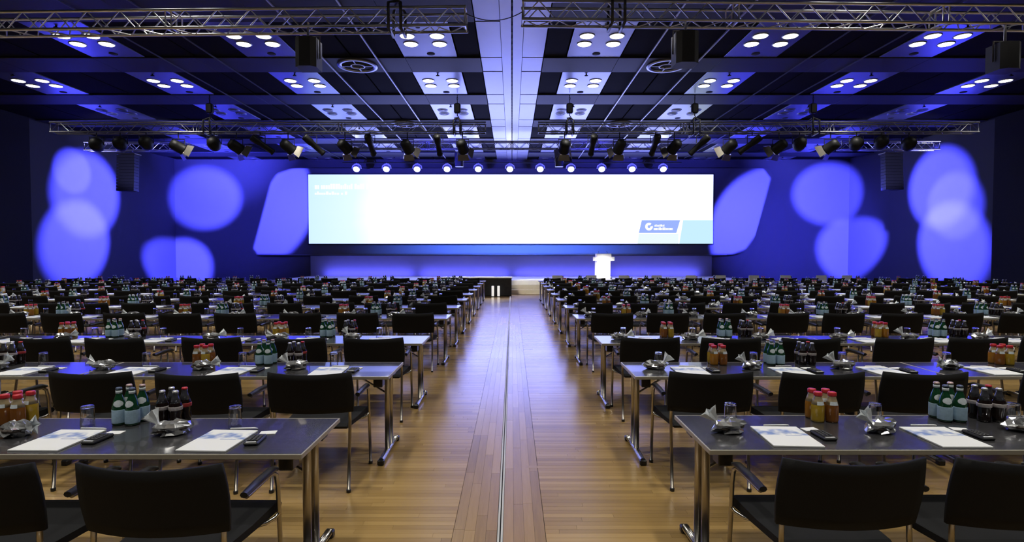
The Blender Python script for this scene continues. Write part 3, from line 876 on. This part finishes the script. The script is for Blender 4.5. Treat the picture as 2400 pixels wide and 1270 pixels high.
for i, px in enumerate(fpx):
    p = at_y(px, 346, YT2)
    sd = -1 if px < 1200 else 1
    k = 6 - i if px < 1200 else i - 5
    t = thing('hanging_fresnel_spotlight', 'black spotlight with glowing barn doors, %s from the centre on the %s of far truss' % (ORD[k], side(sd)), 'spotlight', (p.x, YT2-H, zc), 0, 'barn door spotlights on the far truss')
    obj('yoke', yk, t)
    tgt = Vector((p.x*0.15 + 0.6, 26.0, 0.9))
    dr = tgt - Vector((p.x, YT2, zc)); dr.z -= 2.0
    b_ = obj('body', fres_body, t, mat4=aim_matrix((0,0,0), dr))
    obj('lens', fres_lens, b_)
    for q in range(4): obj('barn_door', door_m, b_, rot=(0,0,q*PI/2))
    if i in (3, 5, 6, 8):
        spot_light('stage_key_beam', Vector((p.x, YT2, zc)) + dr.normalized()*0.45, (lx if i != 5 else 1.0, 25.3 if i != 5 else 24.3, 1.0 if i != 5 else 0.4), 0.075 if i != 5 else 0.13, 6000 if i != 5 else 1800, (1.0, 0.95, 0.86), 0.6, 0.08)
prof_body = MB().lathe([(0.02,0.31),(0.10,0.30),(0.11,0.26),(0.11,0.05),(0.09,0.0),(0.085,-0.40),(0.095,-0.41),(0.095,-0.46),(0.08,-0.46)], 16).mesh('tube_body', M_BLACKMETAL)
pyk = yoke_mesh(0.15, ZT - H - 0.024 - at_y(1200, 338, YT2).z).mesh('yoke', M_BLACKMETAL)
for px, lab in ((615,'fifth from the centre, left'),(735,'third from the centre, left'),(870,'second from the centre, left'),(1028,'nearest the centre, left'),(1388,'nearest the centre, right'),(1533,'second from the centre, right'),(1640,'third from the centre, right'),(1758,'fourth from the centre, right')):
    p = at_y(px, 338, YT2)
    t = thing('hanging_profile_spotlight', 'long black tube spotlight on far truss, ' + lab.replace('fifth','fourth'), 'spotlight', (p.x, YT2-H, p.z), 0, 'tube spotlights on the far truss')
    obj('yoke', pyk, t)
    dr = Vector((-(p.x)*0.14, 8.5, -6.5)) if abs(px-1200) < 400 else Vector((-p.x*0.9, 4.5, -5.5))
    obj('tube_body', prof_body, t, mat4=aim_matrix((0,0,0), dr))
mh_head = MB().lathe([(0.02,0.24),(0.12,0.22),(0.19,0.12),(0.20,0.0),(0.17,-0.14),(0.14,-0.17),(0.12,-0.17)], 18).mesh('head', M_BLACKMETAL)
for px, py, lab in ((235,342,'outermost on the left wing'),(290,340,'middle one on the left wing'),(350,338,'innermost on the left wing'),(508,340,'between the left wing and barn door lamps'),
                    (1868,340,'between the barn door lamps and right wing'),(2000,340,'innermost on the right wing'),(2058,337,'middle one on the right wing'),(2122,340,'outermost on the right wing')):
    p = at_y(px, py, YT2)
    t = thing('hanging_wash_spotlight', 'round black wash light on far truss, ' + lab, 'spotlight', (p.x, YT2-H, p.z), 0, 'wash lights on the far truss')
    part('yoke', yoke_mesh(0.22, max(0.25, ZT - H - 0.024 - p.z)), M_BLACKMETAL, t)
    obj('head', mh_head, t, mat4=aim_matrix((0,0,0), Vector((p.x*0.2, 6, -2.6))))
# bar of white backlights above the screen
YBAR = 27.3
zb = at_y(1200, 381, YBAR).z
tag(part('hanging_lamp_bar', MB().tube([(-8.3,YBAR,zb),(8.3,YBAR,zb)], 0.025, 8), M_BLACKMETAL), 'thin black pipe carrying white backlights above the screen', 'lamp bar')
bl_body = MB().lathe([(0.02,0.22),(0.10,0.20),(0.15,0.10),(0.17,-0.06),(0.17,-0.10),(0.155,-0.10)], 18).mesh('body', M_CAPSILVER)
bl_lens = MB().lathe([(0.002,-0.110),(0.14,-0.106),(0.15,-0.098)], 18).mesh('lens', emission('white_lens', (0.95, 0.97, 1.0), 14.0))
bl_yoke = MB().tube([(-0.22,0,-0.02),(-0.20,0,0.10),(-0.08,0,0.2),(0.08,0,0.2),(0.20,0,0.10),(0.22,0,-0.02)], 0.028, 6).tube([(0,0,0.2),(0,0,0.27)], 0.02, 6).mesh('yoke', M_LECTERN)
for i, px in enumerate((836, 906, 978, 1048, 1121, 1195, 1266, 1338, 1410, 1481, 1554)):
    p = at_y(px, 394, YBAR)
    t = thing('hanging_backlight', 'white backlight above the screen, %s from the left of eleven' % ORD[i+1], 'spotlight', (p.x, YBAR, p.z), 0, 'white backlights above the screen')
    obj('yoke', bl_yoke, t)
    b_ = obj('body', bl_body, t, mat4=aim_matrix((0,0,0), (0, -1, -0.9)))
    obj('lens', bl_lens, b_)
# hangers tie the bar and short trusses to the ceiling
for X, Yc, z0, lab in ((-7.5,YBAR,zb,'left hanger of the backlight bar'),(0.0,YBAR,zb,'middle hanger of the backlight bar'),(7.5,YBAR,zb,'right hanger of the backlight bar'),
        (-6.5,23.2-H,at_y(1200,341,23.2).z+H,'left hanger of the rear truss'),(6.5,23.2-H,at_y(1200,341,23.2).z+H,'right hanger of the rear truss'),
        (-15.2,21-H,at_y(300,344,21).z+H,'outer hanger of the short left truss'),(-13.0,21-H,at_y(300,344,21).z+H,'inner hanger of the short left truss'),
        (15.2,21-H,at_y(2100,342,21).z+H,'outer hanger of the short right truss'),(13.0,21-H,at_y(2100,342,21).z+H,'inner hanger of the short right truss')):
    tag(part('hanging_rod', MB().tube([(X,Yc,z0),(X,Yc,6.70)], 0.008, 6), M_BLACKMETAL), 'thin black rod, ' + lab, 'rod', 'ceiling hangers')

# ------------------------------------------------------------------ chair templates
def chair_parts():
    out = []
    # backrest: curved mesh panel
    nu, nv = 14, 6
    vs = []; fs = []
    def pt(u, v, off):
        x = (u-0.5)*2
        wdt = 0.295 + 0.012*math.sin(v*PI) 
        zz = 0.565 + 0.30*v - 0.012*(1-x*x)*v
        yy = -0.06*(1-x*x) - 0.055*v + 0.01 + off
        return (x*wdt, yy, zz)
    for layer, off in ((0, 0.0), (1, 0.016)):
        for j in range(nv+1):
            for i in range(nu+1): vs.append(pt(i/nu, j/nv, off))
    W = nu+1; Nn = W*(nv+1)
    for j in range(nv):
        for i in range(nu):
            q = (j*W+i, j*W+i+1, (j+1)*W+i+1, (j+1)*W+i)
            fs.append(q); fs.append(tuple(Nn+k for k in q[::-1]))
    for i in range(nu):
        fs.append((Nn+i, Nn+i+1, i+1, i)); a_ = nv*W
        fs.append((a_+i, a_+i+1, Nn+a_+i+1, Nn+a_+i))
    for j in range(nv):
        fs.append((j*W, (j+1)*W, Nn+(j+1)*W, Nn+j*W)); k = nu
        fs.append((Nn+j*W+k, Nn+(j+1)*W+k, (j+1)*W+k, j*W+k))
    back = MB().add(vs, fs, 0, True)
    out.append(('backrest', back, M_FABRIC))
    # seat
    seat = MB(); prof = [(0.045,0.445),(0.06,0.425),(0.30,0.418),(0.50,0.415),(0.54,0.428),(0.545,0.445),(0.53,0.462),(0.48,0.472),(0.28,0.458),(0.08,0.462)]
    n = len(prof); vs = []; fs = []
    xs = [-1,-0.97,-0.9,0.9,0.97,1]
    for x in xs:
        sh = 1.0 if abs(x) < 0.98 else 0.86
        for y, z in prof:
            wdt = 0.235 + 0.045*(y/0.54)
            vs.append((x*wdt, 0.29+(y-0.29)*(0.985 if sh<1 else 1), 0.444+(z-0.444)*sh))
    for i in range(len(xs)-1):
        for k in range(n):
            k2 = (k+1) % n
            fs.append((i*n+k, i*n+k2, (i+1)*n+k2, (i+1)*n+k))
    fs.append(tuple(range(n))[::-1]); fs.append(tuple((len(xs)-1)*n+k for k in range(n)))
    seat.add(vs, [f[::-1] for f in fs], 0, False)
    out.append(('seat', seat, M_FABRIC))
    for s in (-1, 1):
        out.append(('leg', MB().tube([(s*0.275,-0.05,0.0),(s*0.275,-0.02,0.30),(s*0.272,0.012,0.50),(s*0.27,0.014,0.578)], 0.0115, 8), M_CHROMEDARK))
        out.append(('leg', MB().tube([(s*0.300,0.50,0.0),(s*0.298,0.475,0.35),(s*0.297,0.462,0.56),(s*0.297,0.445,0.625),(s*0.297,0.41,0.648),(s*0.297,0.36,0.652),(s*0.297,0.15,0.648)], 0.0115, 8), M_CHROMEDARK))
        out.append(('armrest', MB().tube([(s*0.297,0.445,0.655),(s*0.297,0.40,0.668),(s*0.297,0.25,0.668),(s*0.296,0.13,0.662)], [0.016,0.021,0.021,0.018], 8, flat=0.75), M_BLACKPLASTIC))
        out.append(('seat_rail', MB().tube([(s*0.235,0.36,0.412),(s*0.265,0.40,0.408),(s*0.288,0.44,0.414),(s*0.298,0.468,0.425)], 0.010, 6), M_CHROME))
    return out
CH = chair_parts()
foot_cap = MB().lathe([(0.016,0.0),(0.017,0.02),(0.012,0.024)], 10).mesh('foot_cap', M_BLACKPLASTIC)
def chair_tpl(caps):
    kids = []
    for nme, mb, mt in CH:
        k = {'name': nme, 'mesh': mb.mesh(nme, mt)}
        if nme == 'leg' and caps:
            k['kids'] = [{'name': 'foot_cap', 'mesh': foot_cap, 'loc': mb_first(mb)}]
        kids.append(k)
    return {'name': 'armchair', 'mesh': None, 'kids': kids}
def mb_first(mb):
    n = 8
    c = [sum(v[i] for v in mb.v[:n])/n for i in range(3)]
    return (c[0], c[1], 0.0)
CHAIR_NEAR = chair_tpl(True)
def merged(parts, name):
    m = MB(); mats = []
    for _, mb, mt in parts:
        if mt not in mats: mats.append(mt)
        b = len(m.v)
        m.v += mb.v; m.f += [tuple(b+i for i in f) for f in mb.f]
        m.mi += [mats.index(mt)]*len(mb.f); m.sm += mb.sm
    return {'name': name, 'mesh': m.mesh(name, mats)}
CHAIR_FAR = merged(CH, 'armchair')

# ------------------------------------------------------------------ table templates
TL, TD, TH = 2.55, 0.61, 0.72
def table_parts(L):
    out = []
    out.append(('table_top', MB().bevbox((0,0,TH-0.012), (L-0.018, TD-0.018, 0.024), 0.002), M_TOP))
    e = MB()
    for s in (-1, 1):
        e.bevbox((0, s*(TD/2-0.0045), TH-0.0125), (L-0.004, 0.009, 0.025), 0.002)
        e.bevbox((s*(L/2-0.0065), 0, TH-0.0125), (0.009, TD-0.02, 0.025), 0.002)
    out.append(('edging', e, M_EDGE))
    for s in (-1, 1):
        x = s*(L/2-0.07)
        for y in (-0.06, 0.06):
            out.append(('leg', MB().tube([(x,y,0.045),(x,y,TH-0.026)], 0.022, 12), M_CHROMEDARK))
        out.append(('foot_bar', MB().tube([(x,-0.29,0.034),(x,-0.05,0.044),(x,0.05,0.044),(x,0.29,0.034)], 0.024, 10, flat=0.8), M_CHROME))
        out.append(('foot_end', MB().bevbox((x,-0.295,0.022), (0.055,0.05,0.044), 0.008), M_BLACKPLASTIC))
        out.append(('foot_end', MB().bevbox((x,0.295,0.022), (0.055,0.05,0.044), 0.008), M_BLACKPLASTIC))
        for y in (-0.22, 0.22):
            out.append(('bracket', MB().bevbox((x-s*0.03,y,TH-0.062), (0.075,0.09,0.072), 0.006), M_BLACKPLASTIC))
        out.append(('strut', MB().tube([(x-s*0.02,-0.02,TH-0.2),(x-s*0.30,-0.02,TH-0.03)], 0.008, 6), M_CHROME))
    return out
tp_ = table_parts(TL)
def tpl_from(parts, name):
    return {'name': name, 'mesh': None, 'kids': [{'name': n_, 'mesh': mb.mesh(n_, mt)} for n_, mb, mt in parts]}
TABLE = tpl_from(tp_, 'conference_table')
TABLE_FAR = tpl_from([p for p in tp_ if p[0] in ('table_top','edging','leg','foot_bar','foot_end')], 'conference_table')

# ------------------------------------------------------------------ table-ware templates
def body_tpl(name, mb, mats, kids): 
    return {'name': name, 'mesh': mb.mesh(name, mats), 'kids': [{'name': n_, 'mesh': m_.mesh(n_, mt)} for n_, m_, mt in kids]}
# water
w_prof = [(0.030,0.0),(0.036,0.004),(0.037,0.012),(0.037,0.098),(0.035,0.112),(0.028,0.140),(0.019,0.165),(0.0145,0.182),(0.014,0.205)]
def patch(r, z0, z1, a0, a1, n=8, ell=False):
    """a curved paper patch on a bottle facing -Y"""
    m = MB(); k = 5
    vs = []; fs = []
    for j in range(k+1):
        v = j/k
        f = math.sqrt(max(0.0, 1-(2*v-1)**2)) if ell else 1.0
        f = max(f, 0.25)
        rr = r if not callable(r) else r(z0+(z1-z0)*v)
        for i in range(n+1):
            a_ = -PI/2 + (a0+a1)/2 + (i/n-0.5)*(a1-a0)*f
            vs.append((rr*math.cos(a_), rr*math.sin(a_), z0+(z1-z0)*v))
    for j in range(k):
        for i in range(n):
            fs.append((j*(n+1)+i, j*(n+1)+i+1, (j+1)*(n+1)+i+1, (j+1)*(n+1)+i))
    return m.add(vs, fs, 0, True)
def w_r(z):
    for (r0,z0),(r1,z1) in zip(w_prof, w_prof[1:]):
        if z0 <= z <= z1: return r0+(r1-r0)*(z-z0)/(z1-z0) + 0.0008
    return 0.02
cap_silver = MB().lathe([(0.0165,0.0),(0.0165,0.006),(0.014,0.012),(0.002,0.0125)], 12)
def shift(mb, dz):
    m = MB(); m.v = [(x,y,z+dz) for x,y,z in mb.v]; m.f = mb.f; m.mi = mb.mi; m.sm = mb.sm; return m
def water(cap):
    return [('label', MB().lathe([(0.0376,0.014),(0.0378,0.016),(0.0378,0.088),(0.0376,0.09)], 18), M_WLABEL),
            ('oval_label', patch(w_r, 0.108, 0.145, -0.85, 0.85, ell=True), M_WOVAL),
            ('neck_band', MB().lathe([(0.0165,0.182),(0.0165,0.198)], 12), M_WOVAL),
            ('cap', shift(cap_silver, 0.203), cap)]
M_CAPPINK = P('pale_rose_bottle_cap', (0.62, 0.45, 0.42), 0.35, 0.4, noise=0.05)
WATER = [body_tpl('water_bottle', MB().lathe(w_prof, 18), M_GREENGLASS, water(c)) for c in (M_CAPBLUE, M_CAPPINK)]
WATER_FAR = merged([('b', MB().lathe(w_prof, 12), M_GREENGLASS)] + water(M_CAPSILVER), 'water_bottle')
# cola
c_prof = [(0.026,0.0),(0.032,0.004),(0.034,0.03),(0.031,0.05),(0.034,0.075),(0.036,0.10),(0.0355,0.112),(0.030,0.128),(0.020,0.155),(0.0145,0.175),(0.0135,0.188)]
def cola(band, cap):
    return [('print_band', MB().lathe([(0.0358,0.087),(0.0366,0.092),(0.0368,0.104),(0.0364,0.109)], 18), band),
            ('neck', MB().lathe([(0.0306,0.128),(0.0206,0.155),(0.0150,0.175),(0.0140,0.188)], 16), M_COLANECK),
            ('cap', shift(cap_silver, 0.186), cap)]
COLA = [body_tpl('cola_bottle', MB().lathe(c_prof, 18), M_COLA, cola(b_, c_)) for b_, c_ in ((M_COLABAND, M_CAPSILVER), (M_COLARED, M_CAPRED))]
COLA_FAR = merged([('b', MB().lathe(c_prof, 12), M_COLA)] + cola(M_COLABAND, M_CAPSILVER), 'cola_bottle')
# juice
j_prof = [(0.030,0.0),(0.035,0.004),(0.036,0.015),(0.036,0.085),(0.034,0.102),(0.027,0.125),(0.021,0.142),(0.020,0.158)]
def juice():
    return [('neck', MB().lathe([(0.0345,0.102),(0.0275,0.125),(0.0216,0.142),(0.0206,0.158)], 16), M_JNECK),
            ('label', patch(lambda z: 0.0362 if z < 0.09 else 0.034, 0.098, 0.128, -0.6, 0.6, ell=True) if False else patch(lambda z: 0.0352-(z-0.102)*0.30, 0.102, 0.122, -0.7, 0.7), M_WOVAL),
            ('cap', MB().lathe([(0.023,0.152),(0.0235,0.155),(0.0235,0.172),(0.021,0.175),(0.002,0.1755)], 16), M_CAPRED)]
JUICE = [body_tpl('juice_bottle', MB().lathe(j_prof, 18), m_, juice()) for m_ in M_JUICE]
JUICE_FAR = [merged([('b', MB().lathe(j_prof, 12), m_)] + juice(), 'juice_bottle') for m_ in M_JUICE]
# upturned tumbler
g_prof = [(0.0340,0.0),(0.0350,-0.0),(0.0361,0.001),(0.0360,0.004),(0.0345,0.04),(0.0330,0.08),(0.0322,0.110),(0.0319,0.1145),(0.0305,0.117),(0.028,0.1172),(0.012,0.1172),(0.0005,0.1172),
          (0.0005,0.109),(0.012,0.109),(0.026,0.109),(0.0285,0.1085),(0.0298,0.106),(0.0301,0.102),(0.0310,0.08),(0.0325,0.04),(0.0340,0.004),(0.0340,0.001),(0.0340,0.0)]
GLASS = {'name': 'tumbler', 'mesh': MB().lathe(g_prof, 20, caps=False).mesh('tumbler', M_GLASS)}
# brochure
BROCH = {'name': 'brochure', 'mesh': None}
br = MB().bevbox((0,0,0.004), (0.255,0.325,0.008), 0.001)
BROCH['mesh'] = br.mesh('brochure', M_PRINT)
# cellophane wrapped biscuits
def packet(seed, n=14, mth=8):
    rn = random.Random(seed)
    m = MB(); vs = []; fs = []
    for j in range(mth+1):
        th = PI*j/mth
        for i in range(n):
            ph = 2*PI*i/n
            k = 1 + rn.uniform(-0.30, 0.32) if 0 < j < mth else 1
            vs.append((0.095*k*math.sin(th)*math.cos(ph), 0.060*k*math.sin(th)*math.sin(ph), max(0.001, 0.030 + 0.044*math.cos(th)*k)))
    for j in range(mth):
        for i in range(n):
            i2 = (i+1) % n
            fs.append((j*n+i, (j+1)*n+i, (j+1)*n+i2, j*n+i2))
    m.add(vs, fs)
    tw = MB(); ring = []; vs = []; fs = []
    dx = rn.choice((-1, 1)); ang = rn.uniform(0.2, 0.9)
    kk = 11
    ax = Vector((dx*math.cos(ang), 0.1, math.sin(ang)))
    base = Vector((dx*0.060, 0.0, 0.044))
    side_ = ax.cross(Vector((0,1,0))).normalized(); up_ = side_.cross(ax).normalized()
    for st_, (d, r) in enumerate(((0.0,0.018),(0.024,0.009),(0.055,0.024),(0.09,0.040))):
        for i in range(kk):
            a_ = 2*PI*i/kk
            rr = r*(1 + (0.35*(1 if i % 2 else -1)*d/0.075) + rn.uniform(-.1,.1))
            vs.append(base + ax*(d + rn.uniform(0,0.012)*(st_==3)) + side_*rr*math.cos(a_) + up_*rr*0.55*math.sin(a_))
    for st_ in range(3):
        for i in range(kk):
            i2 = (i+1) % kk
            fs.append((st_*kk+i, st_*kk+i2, (st_+1)*kk+i2, (st_+1)*kk+i))
    tw.add(vs, fs)
    ck = MB()
    for q in range(3):
        ck.lathe([(0.002,0.0),(0.03,0.001),(0.033,0.007),(0.03,0.013),(0.002,0.014)], 12, c=((q-1)*0.045, rn.uniform(-.02,.005)-0.016, 0.022+0.004*q))
    return m, tw, ck
PACK = []
for sd in range(5):
    m, tw, ck = packet(sd + 11)
    PACK.append({'name': 'snack_packet', 'mesh': m.mesh('snack_packet', M_FILM), 'kids': [
        {'name': 'twisted_end', 'mesh': tw.mesh('twisted_end', M_FILMW)}, {'name': 'biscuit', 'mesh': ck.mesh('biscuit', M_COOKIE)}]})
PACK_FAR = []
for sd in range(3):
    m, tw, ck = packet(sd + 31, 8, 5)
    PACK_FAR.append(merged([('a', m, M_FILM), ('b', tw, M_FILMW)], 'snack_packet'))
# voting keypad, card, pen
kb = MB()
for r_ in range(5):
    for c_ in range(3): kb.bevbox((-0.02+0.02*c_, -0.035+0.018*r_, 0.020), (0.014,0.011,0.006), 0.002)
KEYPAD = {'name': 'voting_keypad', 'mesh': MB().bevbox((0,0,0.009), (0.072,0.145,0.018), 0.006).mesh('voting_keypad', M_BLACKPLASTIC),
          'kids': [{'name': 'key_field', 'mesh': kb.mesh('key_field', P('grey_rubber_keys', (0.05,0.05,0.055), 0.5))},
                   {'name': 'label_strip', 'mesh': MB().bevbox((0.0,-0.062,0.0185), (0.05,0.009,0.001), 0.0003).mesh('label_strip', M_PAPER)}]}
CARD = {'name': 'place_card', 'mesh': MB().bevbox((0,0,0.0015), (0.085,0.055,0.003), 0.0005).mesh('place_card', M_PAPER)}
PEN = {'name': 'ballpoint_pen', 'mesh': MB().tube([(-0.075,0,0.006),(-0.07,0,0.006),(0.055,0,0.006),(0.068,0,0.005),(0.075,0,0.004)], [0.004,0.0055,0.0055,0.004,0.001], 8).mesh('ballpoint_pen', M_LECTERN),
       'kids': [{'name': 'clip', 'mesh': MB().bevbox((-0.05,0,0.0125), (0.04,0.003,0.002), 0.0005).mesh('clip', M_CHROME)}]}

# ------------------------------------------------------------------ rows of tables
ROWS = [3.0, 4.74, 6.40, 8.80, 10.50, 12.20, 13.90, 15.60, 17.30, 19.00, 20.70]
NT = 6
CARDX = [at_y(px, 650, 20.77).x for px in (1306, 1386, 1462, 1539, 1619, 1689, 1767, 1841, 1925, 1985)]
near_chairs = {(0,-1): [-1.456,-2.22], (0,1): [1.41,2.13,2.86], (1,-1): [-1.445,-2.24,-3.03,-4.02], (1,1): [1.43,2.23,2.96,3.99],
               (2,-1): [-1.40,-2.19,-3.07,-4.02,-4.80,-5.58], (2,1): [1.41,2.22,3.02,3.98,4.74,5.5]}
J = lambda a_: random.uniform(-a_, a_)
def in_view(X, Y_, m=0.35): return abs(X) < 0.93*Y_ + m and abs(X) < 16.6
for ri, Ym0 in enumerate(ROWS):
    r = ri + 1
    for s in (-1, 1):
        Ym = Ym0 + (0.06 if (ri == 0 and s > 0) else 0)
        sd = side(s) + ' block'; rt = ORD[r] + ' row from viewer'
        x_end = 1.03 if (ri == 0 and s < 0) else 0.99
        tables = []
        for i in range(NT):
            if not in_view(x_end + TL*i, Ym + 0.3, 0.0): break
            cx = s*(x_end + TL*(i+0.5))
            tables.append(cx)
            stamp(TABLE if r <= 6 else TABLE_FAR, (cx, Ym, 0), 0, 'dark grey conference table, %s, %s from aisle, %s' % (sd, ORD[i+1], rt), 'table', 'conference tables in rows')
        # seats
        if (ri, s) in near_chairs:
            seats = near_chairs[(ri, s)]
        else:
            seats = [s*(x_end + TL*i + o_) + J(0.02) for i in range(len(tables)) for o_ in (0.46, 1.275, 2.09)]
        seats = [x for x in seats if in_view(x, Ym - 0.3, 0.35)]
        for k, x in enumerate(seats):
            stamp(CHAIR_NEAR if r <= 5 else CHAIR_FAR, (x, Ym - 0.76 + (J(0.03) if r > 1 else 0), 0), J(0.03) if r > 1 else J(0.015),
                  'black armchair, %s, %s from aisle, %s' % (sd, ORD[k+1], rt), 'chair', 'black armchairs at the tables')
        # place settings follow the table, not the chair
        if (ri, s) in near_chairs:
            base = [s*(x_end + TL*i + o_) for i in range(len(tables)) for o_ in (0.46, 1.275, 2.09)]
            if ri == 0: base = [-1.456, -2.30, -3.1] if s < 0 else [1.42, 2.25, 3.06]
        else:
            base = seats
        zt = TH + 0.0005
        for k, x in enumerate(base):
            if not in_view(x, Ym, 0.25): continue
            seat = 'in %s, %s seat from aisle, %s' % (sd, ORD[k+1], rt)
            po = -0.31 if s < 0 else -0.268
            bx_ = x + (-0.10 if s < 0 else 0.06) + J(0.02)
            by_ = Ym - 0.11 + J(0.015)
            rz = J(0.06)
            busy = r == 11 and s > 0 and any(abs(bx_ + po - c) < 0.34 for c in CARDX)
            if r == 11: by_ -= 0.03
            stamp(BROCH, (bx_, by_, zt), rz, 'white printed brochure ' + seat, 'brochure', 'brochures on the tables')
            py_ = Ym + (0.0 if s < 0 else 0.0) + J(0.015)
            if not busy: stamp(random.choice(PACK) if r <= 4 else random.choice(PACK_FAR), (bx_ + po, py_, zt), J(0.5), 'crumpled clear snack packet ' + seat, 'snack packet', 'wrapped snack packets on the tables')
            gx = bx_ + (-0.04 if s < 0 else -0.20)
            gy = Ym + 0.145
            if not busy: stamp(GLASS, (gx, gy, zt), 0, 'upturned drinking glass ' + seat, 'glass', 'upturned glasses on the tables')
            if r <= 5:
                stamp(KEYPAD, (bx_ + 0.20 + J(0.005), Ym - 0.10 + J(0.02), zt), J(0.15), 'black voting keypad ' + seat, 'keypad', 'voting keypads on the tables')
                stamp(CARD, (bx_ + 0.20 + J(0.01), Ym + 0.025, zt), J(0.2), 'small blank white card ' + seat, 'card', 'white cards on the tables')
            if r <= 3:
                stamp(PEN, (bx_ + 0.04, Ym + 0.085, zt), J(0.08), 'white ballpoint pen ' + seat, 'pen', 'pens on the tables')
        # drink sets, one per table
        for i, cx in enumerate(tables):
            e = x_end + TL*i
            offs = (1.78, 1.22, 0.95) if s < 0 else (0.86, 1.55, 1.80)
            if ri == 0 and s < 0: offs = (1.86, 1.20, 0.95)
            if ri == 0 and s > 0: offs = (0.85, 1.60, 1.83)
            if ri == 1 and s > 0: offs = (0.85, 1.36, 1.64)
            for kind, o_ in zip(('juice', 'water', 'cola'), offs):
                X = s*(e + o_ + (J(0.04) if ri > 2 else 0)); Yc = Ym + 0.215
                if not in_view(X, Yc, 0.12): continue
                spots = [(-0.040,-0.034,'front-left'), (0.040,-0.040,'front-right'), (-0.034,0.044,'rear-left'), (0.046,0.040,'rear-right')]
                if r >= 6: spots = [(-0.040,-0.034,'front-left'), (0.040,-0.036,'front-right'), (0.004,0.044,'rear')]
                for q, (dx, dy, nm) in enumerate(spots):
                    where = 'in %s, %s table from aisle, %s' % (sd, ORD[i+1], rt)
                    pos = (X + dx, Yc + dy, zt)
                    if kind == 'juice':
                        v = (q + i + ri + (2 if s > 0 else 0)) % 3 if r > 1 else ([1,1,0,2][q] if s < 0 else [2,1,0,0][q])
                        col = ('orange', 'amber', 'yellow')[v]
                        stamp(JUICE[v] if r <= 4 else JUICE_FAR[v], pos, J(0.4), '%s %s juice bottle %s' % (nm, col, where), 'juice bottle', 'juice bottles on the tables')
                    elif kind == 'water':
                        v = 0 if q < 2 else 1
                        stamp(WATER[v] if r <= 4 else WATER_FAR, pos, J(0.5), '%s green water bottle %s' % (nm, where), 'water bottle', 'water bottles on the tables')
                    else:
                        v = 1 if q == 3 else 0
                        stamp(COLA[v] if r <= 4 else COLA_FAR, pos, J(0.5), '%s dark cola bottle %s' % (nm, where), 'cola bottle', 'cola bottles on the tables')
# white standing cards on the row nearest the stage, lectern side
cardm = MB().add([(-0.19,-0.05,0),(0.19,-0.05,0),(0.19,0.0,0.21),(-0.19,0.0,0.21),(-0.19,0.05,0),(0.19,0.05,0)], [(0,1,2,3),(3,2,5,4),(0,3,4),(1,5,2),(0,4,5,1)]).mesh('tent_card', M_PAPER)
for i, X in enumerate(CARDX):
    o = obj('tent_card', cardm, loc=(X, 20.775, TH + 0.001))
    tag(o, 'white standing card on the table row by the stage, %s right of the aisle' % ORD[i+1], 'card', 'standing cards by the stage')
